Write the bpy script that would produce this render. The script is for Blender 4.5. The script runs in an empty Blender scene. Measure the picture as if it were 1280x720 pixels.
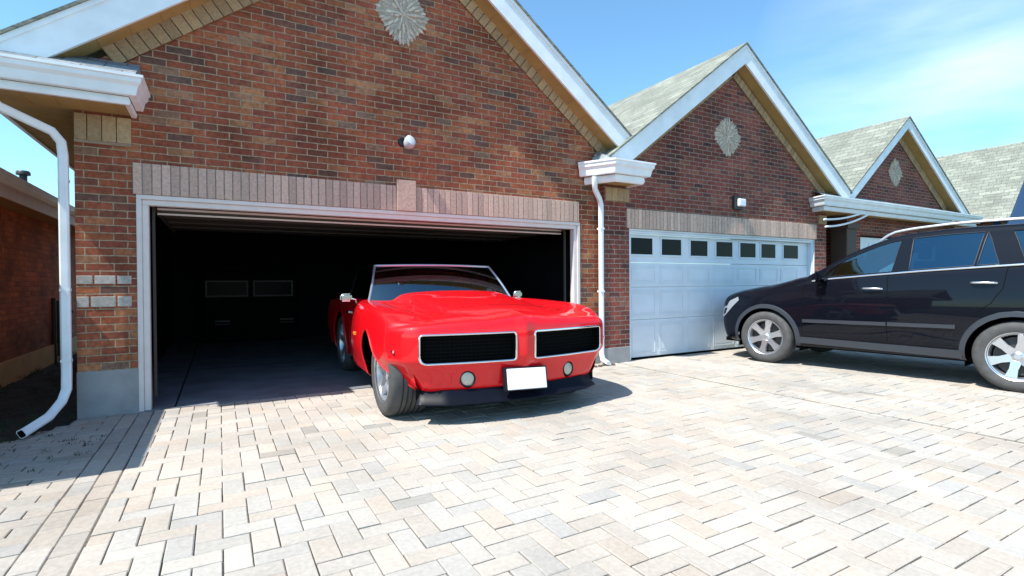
import bpy, bmesh, math, random
import numpy as np
from mathutils import Vector, Matrix
from mathutils.geometry import delaunay_2d_cdt
random.seed(7)
sc = bpy.context.scene
COL = sc.collection
PI = math.pi

# ------------------------------------------------------------------ camera
H = 1.25
def _cam_axes():
    c = np.array([640., 360.]); a = np.array([1780., 346.]) - c; b = np.array([275., 356.]) - c
    F = math.sqrt(-(a @ b))
    X = np.array([a[0], a[1], F]); X /= np.linalg.norm(X)
    Y = np.array([b[0], b[1], F]); Y /= np.linalg.norm(Y)
    Z = np.cross(X, Y)
    R = np.array([X, Y, Z])
    if R[2, 1] > 0: R[2] *= -1
    return F, R
F_PX, R_C = _cam_axes()
cam_d = bpy.data.cameras.new('camera')
cam = bpy.data.objects.new('camera', cam_d); COL.objects.link(cam)
cx, cy, cz = R_C[:, 0], -R_C[:, 1], -R_C[:, 2]
cam.matrix_world = Matrix(((cx[0], cy[0], cz[0], 0), (cx[1], cy[1], cz[1], 0), (cx[2], cy[2], cz[2], H), (0, 0, 0, 1)))
cam_d.sensor_width = 36.0; cam_d.lens = F_PX / 1280 * 36.0
cam_d.clip_start = 0.05; cam_d.clip_end = 2000
sc.camera = cam

# ------------------------------------------------------------------ light
SUN_EL, SUN_B = 58.0, 11.0        # elevation; degrees in front of the facade plane, sun on the left (-x)
world = bpy.data.worlds.new('World'); sc.world = world; world.use_nodes = True
wn, wl = world.node_tree.nodes, world.node_tree.links
wn.clear()
wo = wn.new('ShaderNodeOutputWorld'); bg = wn.new('ShaderNodeBackground'); sky = wn.new('ShaderNodeTexSky')
sky.sky_type = 'NISHITA'; sky.sun_disc = False
sky.sun_elevation = math.radians(SUN_EL)
sdir = Vector((-math.cos(math.radians(SUN_B)), -math.sin(math.radians(SUN_B)), 0))
sky.sun_rotation = math.atan2(sdir.x, sdir.y)
sky.air_density = 1.0; sky.dust_density = 0.6; sky.ozone_density = 1.2
bg.inputs['Strength'].default_value = 0.14
# thin high cloud mixed over the sky, mostly low on the right
tc = wn.new('ShaderNodeTexCoord'); mp = wn.new('ShaderNodeMapping'); mp.inputs['Scale'].default_value = (1.2, 1.2, 5.5)
mp.inputs['Rotation'].default_value = (0.25, 0.2, 0.3)
nz = wn.new('ShaderNodeTexNoise'); nz.inputs['Scale'].default_value = 1.7; nz.inputs['Detail'].default_value = 7; nz.inputs['Roughness'].default_value = 0.5
cr = wn.new('ShaderNodeValToRGB'); cr.color_ramp.elements[0].position = 0.40; cr.color_ramp.elements[1].position = 0.80
dot = wn.new('ShaderNodeVectorMath'); dot.operation = 'DOT_PRODUCT'
d3 = Vector((0.945, 0.20, 0.25)).normalized(); dot.inputs[1].default_value = d3
mr = wn.new('ShaderNodeMapRange'); mr.inputs['From Min'].default_value = 0.915; mr.inputs['From Max'].default_value = 1.0
mr.inputs['To Min'].default_value = 0.0; mr.inputs['To Max'].default_value = 0.58
ml = wn.new('ShaderNodeMath'); ml.operation = 'MULTIPLY'
mx = wn.new('ShaderNodeMix'); mx.data_type = 'RGBA'
mx.inputs[7].default_value = (7.6, 8.1, 8.6, 1)
tint = wn.new('ShaderNodeVectorMath'); tint.operation = 'MULTIPLY'; tint.inputs[1].default_value = (0.74, 1.05, 1.12)
wl.new(tc.outputs['Generated'], mp.inputs[0]); wl.new(mp.outputs[0], nz.inputs[0]); wl.new(nz.outputs['Fac'], cr.inputs[0])
wl.new(tc.outputs['Generated'], dot.inputs[0]); wl.new(dot.outputs['Value'], mr.inputs[0])
wl.new(cr.outputs[0], ml.inputs[0]); wl.new(mr.outputs[0], ml.inputs[1]); wl.new(ml.outputs[0], mx.inputs[0])
wl.new(sky.outputs[0], tint.inputs[0]); wl.new(tint.outputs[0], mx.inputs[6]); wl.new(mx.outputs[2], bg.inputs[0]); wl.new(bg.outputs[0], wo.inputs[0])

sun_d = bpy.data.lights.new('sun', 'SUN'); sun_d.energy = 4.6; sun_d.angle = math.radians(0.53); sun_d.color = (1.0, 0.965, 0.90)
sun = bpy.data.objects.new('sun', sun_d); COL.objects.link(sun)
ce = math.cos(math.radians(SUN_EL))
to_sun = Vector((sdir.x * ce, sdir.y * ce, math.sin(math.radians(SUN_EL))))
sun.rotation_euler = to_sun.to_track_quat('Z', 'Y').to_euler()
sun.location = (-20, -5, 30)
sc.view_settings.view_transform = 'Standard'; sc.view_settings.look = 'None'
sc.view_settings.exposure = 0.85; sc.view_settings.gamma = 1.0; sc.view_settings.use_curve_mapping = False
sc.cycles.max_bounces = 8; sc.cycles.diffuse_bounces = 4

# ------------------------------------------------------------------ materials
def mat(name, col, rough=0.6, metal=0.0, spec=0.5, coat=0.0, coat_rough=0.03, noise=0.0, nscale=8.0, bump=0.0, bscale=60.0, alpha=None, trans=0.0):
    m = bpy.data.materials.new(name); m.use_nodes = True
    nt = m.node_tree; N, L = nt.nodes, nt.links
    b = N['Principled BSDF']
    b.inputs['Base Color'].default_value = (*col, 1); b.inputs['Roughness'].default_value = rough
    b.inputs['Metallic'].default_value = metal; b.inputs['Specular IOR Level'].default_value = spec
    b.inputs['Coat Weight'].default_value = coat; b.inputs['Coat Roughness'].default_value = coat_rough
    b.inputs['Transmission Weight'].default_value = trans
    if noise:
        t = N.new('ShaderNodeTexCoord'); n = N.new('ShaderNodeTexNoise'); n.inputs['Scale'].default_value = nscale; n.inputs['Detail'].default_value = 6
        r = N.new('ShaderNodeMapRange'); r.inputs['From Min'].default_value = 0.3; r.inputs['From Max'].default_value = 0.7
        r.inputs['To Min'].default_value = 1 - noise; r.inputs['To Max'].default_value = 1 + noise
        v = N.new('ShaderNodeVectorMath'); v.operation = 'SCALE'; v.inputs[0].default_value = col
        L.new(t.outputs['Object'], n.inputs[0]); L.new(n.outputs['Fac'], r.inputs[0]); L.new(r.outputs[0], v.inputs['Scale']); L.new(v.outputs[0], b.inputs['Base Color'])
    if bump:
        t2 = N.new('ShaderNodeTexCoord'); n2 = N.new('ShaderNodeTexNoise'); n2.inputs['Scale'].default_value = bscale; n2.inputs['Detail'].default_value = 5
        bp = N.new('ShaderNodeBump'); bp.inputs['Strength'].default_value = bump; bp.inputs['Distance'].default_value = 0.01
        L.new(t2.outputs['Object'], n2.inputs[0]); L.new(n2.outputs['Fac'], bp.inputs['Height']); L.new(bp.outputs[0], b.inputs['Normal'])
    return m

def brick_mat(name, axis='x', stops=None, bw=0.221, rh=0.0735, mortar=(0.34, 0.26, 0.17), msize=0.0125, bump=1.0, rough=0.85, patch=0.35):
    m = bpy.data.materials.new(name); m.use_nodes = True
    N, L = m.node_tree.nodes, m.node_tree.links; b = N['Principled BSDF']
    t = N.new('ShaderNodeTexCoord'); s = N.new('ShaderNodeSeparateXYZ'); c = N.new('ShaderNodeCombineXYZ')
    L.new(t.outputs['Object'], s.inputs[0])
    L.new(s.outputs[0 if axis == 'x' else 1], c.inputs[0]); L.new(s.outputs[2], c.inputs[1])
    # slight waviness so that no course is ruler straight
    wn_ = N.new('ShaderNodeTexNoise'); wn_.inputs['Scale'].default_value = 9.0; wn_.inputs['Detail'].default_value = 3
    ws = N.new('ShaderNodeVectorMath'); ws.operation = 'SCALE'; ws.inputs['Scale'].default_value = 0.012
    wa = N.new('ShaderNodeVectorMath'); wa.operation = 'ADD'
    L.new(c.outputs[0], wn_.inputs[0]); L.new(wn_.outputs['Color'], ws.inputs[0]); L.new(c.outputs[0], wa.inputs[0]); L.new(ws.outputs[0], wa.inputs[1])
    br = N.new('ShaderNodeTexBrick'); br.offset = 0.5; br.offset_frequency = 2; br.squash = 1.0
    br.inputs['Scale'].default_value = 1.0; br.inputs['Brick Width'].default_value = bw; br.inputs['Row Height'].default_value = rh
    br.inputs['Mortar Size'].default_value = msize * 0.5; br.inputs['Mortar Smooth'].default_value = 0.25
    br.inputs['Color1'].default_value = (0, 0, 0, 1); br.inputs['Color2'].default_value = (1, 1, 1, 1); br.inputs['Mortar'].default_value = (0.5, 0.5, 0.5, 1)
    L.new(wa.outputs[0], br.inputs['Vector'])
    rp = N.new('ShaderNodeValToRGB'); rp.color_ramp.interpolation = 'LINEAR'
    stops = stops or [(0.0, (0.12, 0.07, 0.055)), (0.07, (0.15, 0.068, 0.048)), (0.15, (0.21, 0.066, 0.038)), (0.45, (0.28, 0.079, 0.038)), (0.65, (0.23, 0.062, 0.038)),
                      (0.82, (0.32, 0.10, 0.045)), (0.93, (0.34, 0.15, 0.07)), (1.0, (0.19, 0.125, 0.09))]
    e = rp.color_ramp.elements
    while len(e) < len(stops): e.new(0.5)
    for i, (p, col) in enumerate(stops): e[i].position = p; e[i].color = (*col, 1)
    L.new(br.outputs['Color'], rp.inputs[0])
    # weathering within bricks
    n1 = N.new('ShaderNodeTexNoise'); n1.inputs['Scale'].default_value = 30; n1.inputs['Detail'].default_value = 8; n1.inputs['Roughness'].default_value = 0.7
    r1 = N.new('ShaderNodeMapRange'); r1.inputs['From Min'].default_value = 0.3; r1.inputs['From Max'].default_value = 0.7; r1.inputs['To Min'].default_value = 0.6; r1.inputs['To Max'].default_value = 1.45
    n2 = N.new('ShaderNodeTexNoise'); n2.inputs['Scale'].default_value = 1.6; n2.inputs['Detail'].default_value = 5
    r2 = N.new('ShaderNodeMapRange'); r2.inputs['From Min'].default_value = 0.35; r2.inputs['From Max'].default_value = 0.65; r2.inputs['To Min'].default_value = 1 - patch; r2.inputs['To Max'].default_value = 1 + patch
    L.new(t.outputs['Object'], n1.inputs[0]); L.new(t.outputs['Object'], n2.inputs[0]); L.new(n1.outputs['Fac'], r1.inputs[0]); L.new(n2.outputs['Fac'], r2.inputs[0])
    mm = N.new('ShaderNodeMath'); mm.operation = 'MULTIPLY'; L.new(r1.outputs[0], mm.inputs[0]); L.new(r2.outputs[0], mm.inputs[1])
    vs = N.new('ShaderNodeVectorMath'); vs.operation = 'SCALE'; L.new(rp.outputs[0], vs.inputs[0]); L.new(mm.outputs[0], vs.inputs['Scale'])
    ms = N.new('ShaderNodeVectorMath'); ms.operation = 'SCALE'; ms.inputs[0].default_value = mortar; L.new(r1.outputs[0], ms.inputs['Scale'])
    mix = N.new('ShaderNodeMix'); mix.data_type = 'RGBA'
    L.new(br.outputs['Fac'], mix.inputs[0]); L.new(vs.outputs[0], mix.inputs[6]); L.new(ms.outputs[0], mix.inputs[7])
    L.new(mix.outputs[2], b.inputs['Base Color'])
    inv = N.new('ShaderNodeMath'); inv.operation = 'MULTIPLY_ADD'; inv.inputs[1].default_value = -1.0; inv.inputs[2].default_value = 1.0
    L.new(br.outputs['Fac'], inv.inputs[0])
    ad = N.new('ShaderNodeMath'); ad.operation = 'MULTIPLY_ADD'; ad.inputs[1].default_value = 0.35; L.new(n1.outputs['Fac'], ad.inputs[0]); L.new(inv.outputs[0], ad.inputs[2])
    bp = N.new('ShaderNodeBump'); bp.inputs['Strength'].default_value = bump; bp.inputs['Distance'].default_value = 0.008
    L.new(ad.outputs[0], bp.inputs['Height']); L.new(bp.outputs[0], b.inputs['Normal'])
    b.inputs['Roughness'].default_value = rough; b.inputs['Specular IOR Level'].default_value = 0.25
    return m

def attr_mat(name, base=(1, 1, 1), rough=0.85, nlo=0.8, nhi=1.15, nscale=25, bump=0.5, bscale=120, stain=0.0):
    m = bpy.data.materials.new(name); m.use_nodes = True
    N, L = m.node_tree.nodes, m.node_tree.links; b = N['Principled BSDF']
    a = N.new('ShaderNodeAttribute'); a.attribute_name = 'tone'
    t = N.new('ShaderNodeTexCoord')
    n = N.new('ShaderNodeTexNoise'); n.inputs['Scale'].default_value = nscale; n.inputs['Detail'].default_value = 8; n.inputs['Roughness'].default_value = 0.65
    r = N.new('ShaderNodeMapRange'); r.inputs['From Min'].default_value = 0.3; r.inputs['From Max'].default_value = 0.7; r.inputs['To Min'].default_value = nlo; r.inputs['To Max'].default_value = nhi
    L.new(t.outputs['Object'], n.inputs[0]); L.new(n.outputs['Fac'], r.inputs[0])
    fac = r.outputs[0]
    if stain:
        n3 = N.new('ShaderNodeTexNoise'); n3.inputs['Scale'].default_value = 0.9; n3.inputs['Detail'].default_value = 7; n3.inputs['Roughness'].default_value = 0.6
        r3 = N.new('ShaderNodeMapRange'); r3.inputs['From Min'].default_value = 0.32; r3.inputs['From Max'].default_value = 0.55; r3.inputs['To Min'].default_value = 1 - stain; r3.inputs['To Max'].default_value = 1.0
        L.new(t.outputs['Object'], n3.inputs[0]); L.new(n3.outputs['Fac'], r3.inputs[0])
        q = N.new('ShaderNodeMath'); q.operation = 'MULTIPLY'; L.new(fac, q.inputs[0]); L.new(r3.outputs[0], q.inputs[1]); fac = q.outputs[0]
    v = N.new('ShaderNodeVectorMath'); v.operation = 'SCALE'; L.new(a.outputs['Color'], v.inputs[0]); L.new(fac, v.inputs['Scale'])
    L.new(v.outputs[0], b.inputs['Base Color']); b.inputs['Roughness'].default_value = rough; b.inputs['Specular IOR Level'].default_value = 0.3
    n2 = N.new('ShaderNodeTexNoise'); n2.inputs['Scale'].default_value = bscale; n2.inputs['Detail'].default_value = 6
    bp = N.new('ShaderNodeBump'); bp.inputs['Strength'].default_value = bump; bp.inputs['Distance'].default_value = 0.004
    L.new(t.outputs['Object'], n2.inputs[0]); L.new(n2.outputs['Fac'], bp.inputs['Height']); L.new(bp.outputs[0], b.inputs['Normal'])
    return m

def shingle_mat(name, axis='y', c1=(0.16, 0.17, 0.13), c2=(0.34, 0.35, 0.28)):
    m = brick_mat(name, axis, [(0.0, c1), (0.5, tuple((p + q) / 2 for p, q in zip(c1, c2))), (1.0, c2)], bw=0.30, rh=0.105, mortar=(0.13, 0.13, 0.11), msize=0.012, bump=0.8, rough=0.95, patch=0.12)
    return m

M = {}
M['brick'] = brick_mat('brick_front')
DK = [(0.0, (0.09, 0.04, 0.035)), (0.15, (0.16, 0.055, 0.04)), (0.45, (0.215, 0.058, 0.040)), (0.7, (0.18, 0.052, 0.040)), (0.9, (0.25, 0.09, 0.055)), (1.0, (0.13, 0.07, 0.055))]
M['brick_b'] = brick_mat('brick_second', stops=DK, mortar=(0.30, 0.24, 0.20))
M['brick_side'] = brick_mat('brick_side', 'y')
M['brick_neighbour'] = brick_mat('brick_neighbour', 'y', [(0, (0.22, 0.075, 0.035)), (0.5, (0.32, 0.11, 0.05)), (1, (0.36, 0.13, 0.06))], mortar=(0.2, 0.11, 0.07), msize=0.008)
M['shingle'] = shingle_mat('roof_shingle', 'y', (0.17, 0.18, 0.15), (0.25, 0.26, 0.215))
M['shingle_front'] = shingle_mat('roof_shingle_front', 'x', (0.14, 0.16, 0.18), (0.27, 0.30, 0.33))
M['white'] = mat('white_aluminium', (0.79, 0.83, 0.85), 0.42, spec=0.5, noise=0.07, nscale=5)
M['soffit'] = mat('tan_soffit', (0.36, 0.24, 0.085), 0.7, noise=0.12, nscale=4)
M['jamb'] = mat('jamb_paint', (0.66, 0.61, 0.58), 0.5, noise=0.05)
M['door'] = mat('garage_door_white', (0.66, 0.72, 0.78), 0.38, spec=0.5, noise=0.06, nscale=3)
M['concrete'] = mat('concrete', (0.30, 0.30, 0.30), 0.85, noise=0.15, nscale=5, bump=0.4)
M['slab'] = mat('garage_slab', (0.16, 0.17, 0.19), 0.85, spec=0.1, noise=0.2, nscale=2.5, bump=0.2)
M['dark_wall'] = mat('dark_interior', (0.010, 0.011, 0.014), 0.95, spec=0.1)  # near black albedo stands in for the deep shade of the garage
M['dark_door'] = mat('raised_door_shaded', (0.07, 0.065, 0.055), 0.7, spec=0.2)  # door and track colour darkened to imitate shade inside the garage
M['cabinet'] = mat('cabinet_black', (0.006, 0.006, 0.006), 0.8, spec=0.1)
M['cab_frame'] = mat('cabinet_frame', (0.10, 0.09, 0.08), 0.6)
M['cab_glass'] = mat('cabinet_glass', (0.006, 0.005, 0.004), 0.25, spec=0.05)
M['dark_metal'] = mat('dark_metal', (0.03, 0.03, 0.032), 0.5)
M['footing'] = mat('tan_footing', (0.55, 0.40, 0.19), 0.9, noise=0.12, nscale=4, bump=0.3)
M['soldier'] = attr_mat('soldier_brick', nlo=0.75, nhi=1.2, nscale=35, bump=0.8, bscale=90)
M['paver'] = attr_mat('paver', nlo=0.86, nhi=1.12, nscale=40, bump=0.6, bscale=220, stain=0.2)
M['joint'] = mat('joint_sand', (0.09, 0.078, 0.065), 0.95, noise=0.3, nscale=30)
M['grass'] = mat('lawn', (0.03, 0.045, 0.018), 0.95, noise=0.4, nscale=3, bump=1.0, bscale=30)
M['soil'] = mat('soil', (0.022, 0.016, 0.011), 0.95, noise=0.45, nscale=9, bump=1.0, bscale=40)
M['asphalt'] = mat('asphalt', (0.05, 0.05, 0.052), 0.9, noise=0.2, nscale=20, bump=0.5)
M['glass'] = mat('window_glass', (0.006, 0.008, 0.011), 0.04, spec=0.1)
M['chrome'] = mat('chrome', (0.78, 0.79, 0.80), 0.12, metal=1.0)
M['red'] = mat('red_paint', (0.70, 0.0015, 0.007), 0.5, spec=0.2, coat=0.8, coat_rough=0.03)
M['black_trim'] = mat('black_trim', (0.008, 0.009, 0.013), 0.45, spec=0.22)
M['grille_black'] = mat('grille_black', (0.003, 0.003, 0.003), 0.8, spec=0.15)
M['lamp_grey'] = mat('lamp_grey', (0.45, 0.48, 0.52), 0.4)
M['spoiler'] = mat('spoiler_black', (0.004, 0.005, 0.010), 0.4, spec=0.12)
M['void'] = mat('void_black', (0.004, 0.004, 0.004), 0.9, spec=0.1)
M['rubber'] = mat('tyre_rubber', (0.06, 0.06, 0.06), 0.75, noise=0.2, nscale=14)
M['alloy'] = mat('alloy', (0.62, 0.64, 0.68), 0.28, metal=0.85)
M['black_paint'] = mat('black_car_paint', (0.002, 0.003, 0.007), 0.6, spec=0.05, coat=0.5, coat_rough=0.02)
M['cladding'] = mat('grey_cladding', (0.032, 0.038, 0.048), 0.35, spec=0.5)
M['lens'] = mat('lamp_lens', (0.46, 0.43, 0.34), 0.3, spec=0.6, coat=0.3)
M['plate'] = mat('plate_white', (0.78, 0.79, 0.82), 0.35)
M['amber'] = mat('amber_lens', (0.75, 0.22, 0.03), 0.2)
M['blue'] = mat('blue_siding', (0.02, 0.09, 0.30), 0.5)
M['brown'] = mat('brown_column', (0.06, 0.035, 0.025), 0.6)
M['vinyl'] = mat('dark_vinyl', (0.02, 0.02, 0.022), 0.6)
def tinted(name, t, ior=1.9, g=(0.75, 0.9, 1)):
    m = bpy.data.materials.new(name); m.use_nodes = True; N, L = m.node_tree.nodes, m.node_tree.links
    N.remove(N['Principled BSDF']); o = N['Material Output']
    tr = N.new('ShaderNodeBsdfTransparent'); tr.inputs[0].default_value = (*t, 1)
    gl = N.new('ShaderNodeBsdfGlossy'); gl.inputs['Roughness'].default_value = 0.02; gl.inputs[0].default_value = (*g, 1)
    fr = N.new('ShaderNodeFresnel'); fr.inputs[0].default_value = ior; mi = N.new('ShaderNodeMixShader')
    L.new(fr.outputs[0], mi.inputs[0]); L.new(tr.outputs[0], mi.inputs[1]); L.new(gl.outputs[0], mi.inputs[2]); L.new(mi.outputs[0], o.inputs[0])
    return m
M['auto_glass'] = tinted('auto_glass', (0.45, 0.62, 0.66), 2.4, (0.6, 0.9, 1.0))
M['windshield_glass'] = tinted('windshield_glass', (0.20, 0.36, 0.45), 2.4, (0.6, 0.85, 1))
M['privacy_glass'] = tinted('privacy_glass', (0.05, 0.09, 0.13), 2.2, (0.30, 0.68, 1.0))
M['head_glass'] = mat('headlight_glass', (0.25, 0.27, 0.30), 0.15, spec=0.6, coat=0.8)

# ------------------------------------------------------------------ helpers
def link_mesh(name, verts, faces, m=None, parent=None, smooth=False, tones=None):
    me = bpy.data.meshes.new(name); me.from_pydata([tuple(v) for v in verts], [], [tuple(f) for f in faces]); me.update()
    if tones is not None:
        at = me.color_attributes.new('tone', 'FLOAT_COLOR', 'CORNER')
        arr = []
        for p in me.polygons:
            c = tones[p.index]
            for _ in p.loop_indices: arr.extend((c[0], c[1], c[2], 1.0))
        at.data.foreach_set('color', arr)
    if smooth: me.polygons.foreach_set('use_smooth', [True] * len(me.polygons))
    o = bpy.data.objects.new(name, me); COL.objects.link(o)
    if m: me.materials.append(M[m] if isinstance(m, str) else m)
    if parent:
        o.parent = parent
    return o

class MB:
    """collects shapes into ONE mesh object"""
    def __init__(s): s.v = []; s.f = []; s.t = []
    def add(s, vs, fs, tone=None):
        k = len(s.v); s.v += [tuple(v) for v in vs]
        for f in fs: s.f.append(tuple(i + k for i in f)); s.t.append(tone or (1, 1, 1))
    def box(s, x0, x1, y0, y1, z0, z1, tone=None, bev=0.0):
        if bev <= 0:
            vs = [(x0, y0, z0), (x1, y0, z0), (x1, y1, z0), (x0, y1, z0), (x0, y0, z1), (x1, y0, z1), (x1, y1, z1), (x0, y1, z1)]
            s.add(vs, [(0, 3, 2, 1), (4, 5, 6, 7), (0, 1, 5, 4), (1, 2, 6, 5), (2, 3, 7, 6), (3, 0, 4, 7)], tone)
        else:
            bm = bmesh.new(); bmesh.ops.create_cube(bm, size=1.0)
            for v in bm.verts:
                v.co.x = x0 if v.co.x < 0 else x1; v.co.y = y0 if v.co.y < 0 else y1; v.co.z = z0 if v.co.z < 0 else z1
            bmesh.ops.bevel(bm, geom=bm.edges[:], offset=bev, segments=2, affect='EDGES', profile=0.6)
            s.bm(bm, tone); bm.free()
    def bm(s, bm, tone=None):
        bm.verts.ensure_lookup_table(); bm.verts.index_update()
        s.add([v.co[:] for v in bm.verts], [[v.index for v in f.verts] for f in bm.faces], tone)
    def prism(s, poly, fn, a, b, tone=None):
        """poly list of 2D; fn(p, depth)->3D; extruded from depth a to b"""
        n = len(poly); vs = [fn(p, a) for p in poly] + [fn(p, b) for p in poly]
        fs = [tuple(range(n)), tuple(range(2 * n - 1, n - 1, -1))] + [(i, i + n, (i + 1) % n + n, (i + 1) % n) for i in range(n)]
        s.add(vs, fs, tone)
    def tube(s, pts, r, seg=10, tone=None, closed=False):
        pts = [Vector(p) for p in pts]; n = len(pts); vs = []; up0 = None
        for i, p in enumerate(pts):
            if closed: d = (pts[(i + 1) % n] - pts[i - 1])
            else: d = (pts[min(i + 1, n - 1)] - pts[max(i - 1, 0)])
            d.normalize()
            if up0 is None: up0 = Vector((0, 0, 1)) if abs(d.z) < 0.9 else Vector((1, 0, 0))
            a = d.cross(up0).normalized(); b = a.cross(d).normalized(); up0 = b
            rr = r[i] if hasattr(r, '__len__') else r
            for k in range(seg):
                th = 2 * PI * k / seg; vs.append(p + a * math.cos(th) * rr + b * math.sin(th) * rr)
        fs = []
        for i in range(n if closed else n - 1):
            j = (i + 1) % n
            for k in range(seg): fs.append((i * seg + k, i * seg + (k + 1) % seg, j * seg + (k + 1) % seg, j * seg + k))
        if not closed: fs += [tuple(range(seg - 1, -1, -1)), tuple(range((n - 1) * seg, n * seg))]
        s.add(vs, fs, tone)
    def rect_sweep(s, pts, w, h, upv=(0, -1, 0), tone=None):
        """rectangular tube along pts; w across, h along upv"""
        pts = [Vector(p) for p in pts]; n = len(pts); vs = []; upv = Vector(upv)
        for i, p in enumerate(pts):
            d = (pts[min(i + 1, n - 1)] - pts[max(i - 1, 0)]).normalized()
            a = d.cross(upv).normalized(); b = a.cross(d).normalized()
            c = 0.18
            prof = [(-w/2 + c*w, -h/2), (w/2 - c*w, -h/2), (w/2, -h/2 + c*h), (w/2, h/2 - c*h), (w/2 - c*w, h/2), (-w/2 + c*w, h/2), (-w/2, h/2 - c*h), (-w/2, -h/2 + c*h)]
            for (q, r) in prof: vs.append(p + a * q + b * r)
        fs = []
        for i in range(n - 1):
            for k in range(8): fs.append((i * 8 + k, i * 8 + (k + 1) % 8, (i + 1) * 8 + (k + 1) % 8, (i + 1) * 8 + k))
        fs += [tuple(range(7, -1, -1)), tuple(range((n - 1) * 8, n * 8))]
        s.add(vs, fs, tone)
    def sweep_plan(s, path, prof, tone=None):
        """path of (x,y) ; prof of (outward offset, z), mitred; outward = right-hand side of travel"""
        n = len(path); P = [Vector((p[0], p[1])) for p in path]; m = len(prof); vs = []
        for i in range(n):
            if i == 0: d = (P[1] - P[0]).normalized(); nrm = Vector((d.y, -d.x)); sc_ = 1
            elif i == n - 1: d = (P[-1] - P[-2]).normalized(); nrm = Vector((d.y, -d.x)); sc_ = 1
            else:
                d1 = (P[i] - P[i-1]).normalized(); d2 = (P[i+1] - P[i]).normalized()
                n1 = Vector((d1.y, -d1.x)); n2 = Vector((d2.y, -d2.x)); nrm = (n1 + n2).normalized(); sc_ = 1 / max(0.3, nrm.dot(n1))
            for (o, z) in prof: vs.append((P[i].x + nrm.x * o * sc_, P[i].y + nrm.y * o * sc_, z))
        fs = []
        for i in range(n - 1):
            for k in range(m): fs.append((i * m + k, (i + 1) * m + k, (i + 1) * m + (k + 1) % m, i * m + (k + 1) % m))
        fs += [tuple(range(m)), tuple(range(n * m - 1, (n - 1) * m - 1, -1))]
        s.add(vs, fs, tone)
    def lathe(s, prof, c, seg=48, axis='x', sgn=1, tone=None):
        """prof of (radius, axial offset)"""
        vs = []; m = len(prof)
        for k in range(seg):
            th = 2 * PI * k / seg
            for (r, a) in prof: vs.append((c[0] + sgn * a, c[1] + r * math.cos(th), c[2] + r * math.sin(th)))
        fs = []
        for k in range(seg):
            for i in range(m - 1): fs.append((k * m + i, k * m + i + 1, ((k + 1) % seg) * m + i + 1, ((k + 1) % seg) * m + i))
        s.add(vs, fs, tone)
    def build(s, name, m, parent=None, smooth=False, fix=True, bevel=0.0, tones=False):
        o = link_mesh(name, s.v, s.f, m, parent, False, s.t if tones else None)
        me = o.data
        if fix or smooth:
            bm = bmesh.new(); bm.from_mesh(me)
            if fix: bmesh.ops.recalc_face_normals(bm, faces=bm.faces)
            if bevel: bmesh.ops.bevel(bm, geom=[e for e in bm.edges if e.is_manifold and e.calc_face_angle(0) > 0.5], offset=bevel, segments=2, affect='EDGES', clamp_overlap=True)
            if smooth:
                for f in bm.faces: f.smooth = True
                for e in bm.edges:
                    if len(e.link_faces) == 2 and e.calc_face_angle(0) > math.radians(38): e.smooth = False
            bm.to_mesh(me); bm.free()
        return o

def empty(name, loc=(0, 0, 0), rz=0.0):
    o = bpy.data.objects.new(name, None); COL.objects.link(o); o.location = loc; o.rotation_euler = (0, 0, rz); o.empty_display_size = 0.3
    return o
def tag(o, label, cat, group=None):
    o['label'] = label; o['category'] = cat
    if group: o['group'] = group
    return o
def struct(o, kind='structure'):
    o['kind'] = kind; return o
def rebase(root):
    """things are modelled in world coordinates: keep them there under a root placed at the thing's base"""
    loc = Vector(root.location)
    for ch in root.children:
        ch.location = Vector(ch.location) - loc

# ------------------------------------------------------------------ ground
g = struct(link_mesh('ground', [(-400, -400, -0.06), (400, -400, -0.06), (400, 400, -0.06), (-400, 400, -0.06)], [(0, 1, 2, 3)], 'grass'))
g = struct(link_mesh('road', [(-400, -22, -0.05), (400, -22, -0.05), (400, -13, -0.05), (-400, -13, -0.05)], [(0, 1, 2, 3)], 'asphalt'))
mb = MB(); mb.box(-400, 400, -12.98, -12.8, -0.055, 0.06); struct(mb.build('kerb', 'concrete'))
mb = MB(); mb.box(-400, 400, -11.9, -10.4, -0.055, -0.012); struct(mb.build('pavement', 'concrete'))

def clip_poly(poly, xf, yf, xt, yt):
    """clip an axis aligned rect list to bounds"""
    return (max(poly[0], xf), min(poly[1], xt), max(poly[2], yf), min(poly[3], yt))

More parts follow.
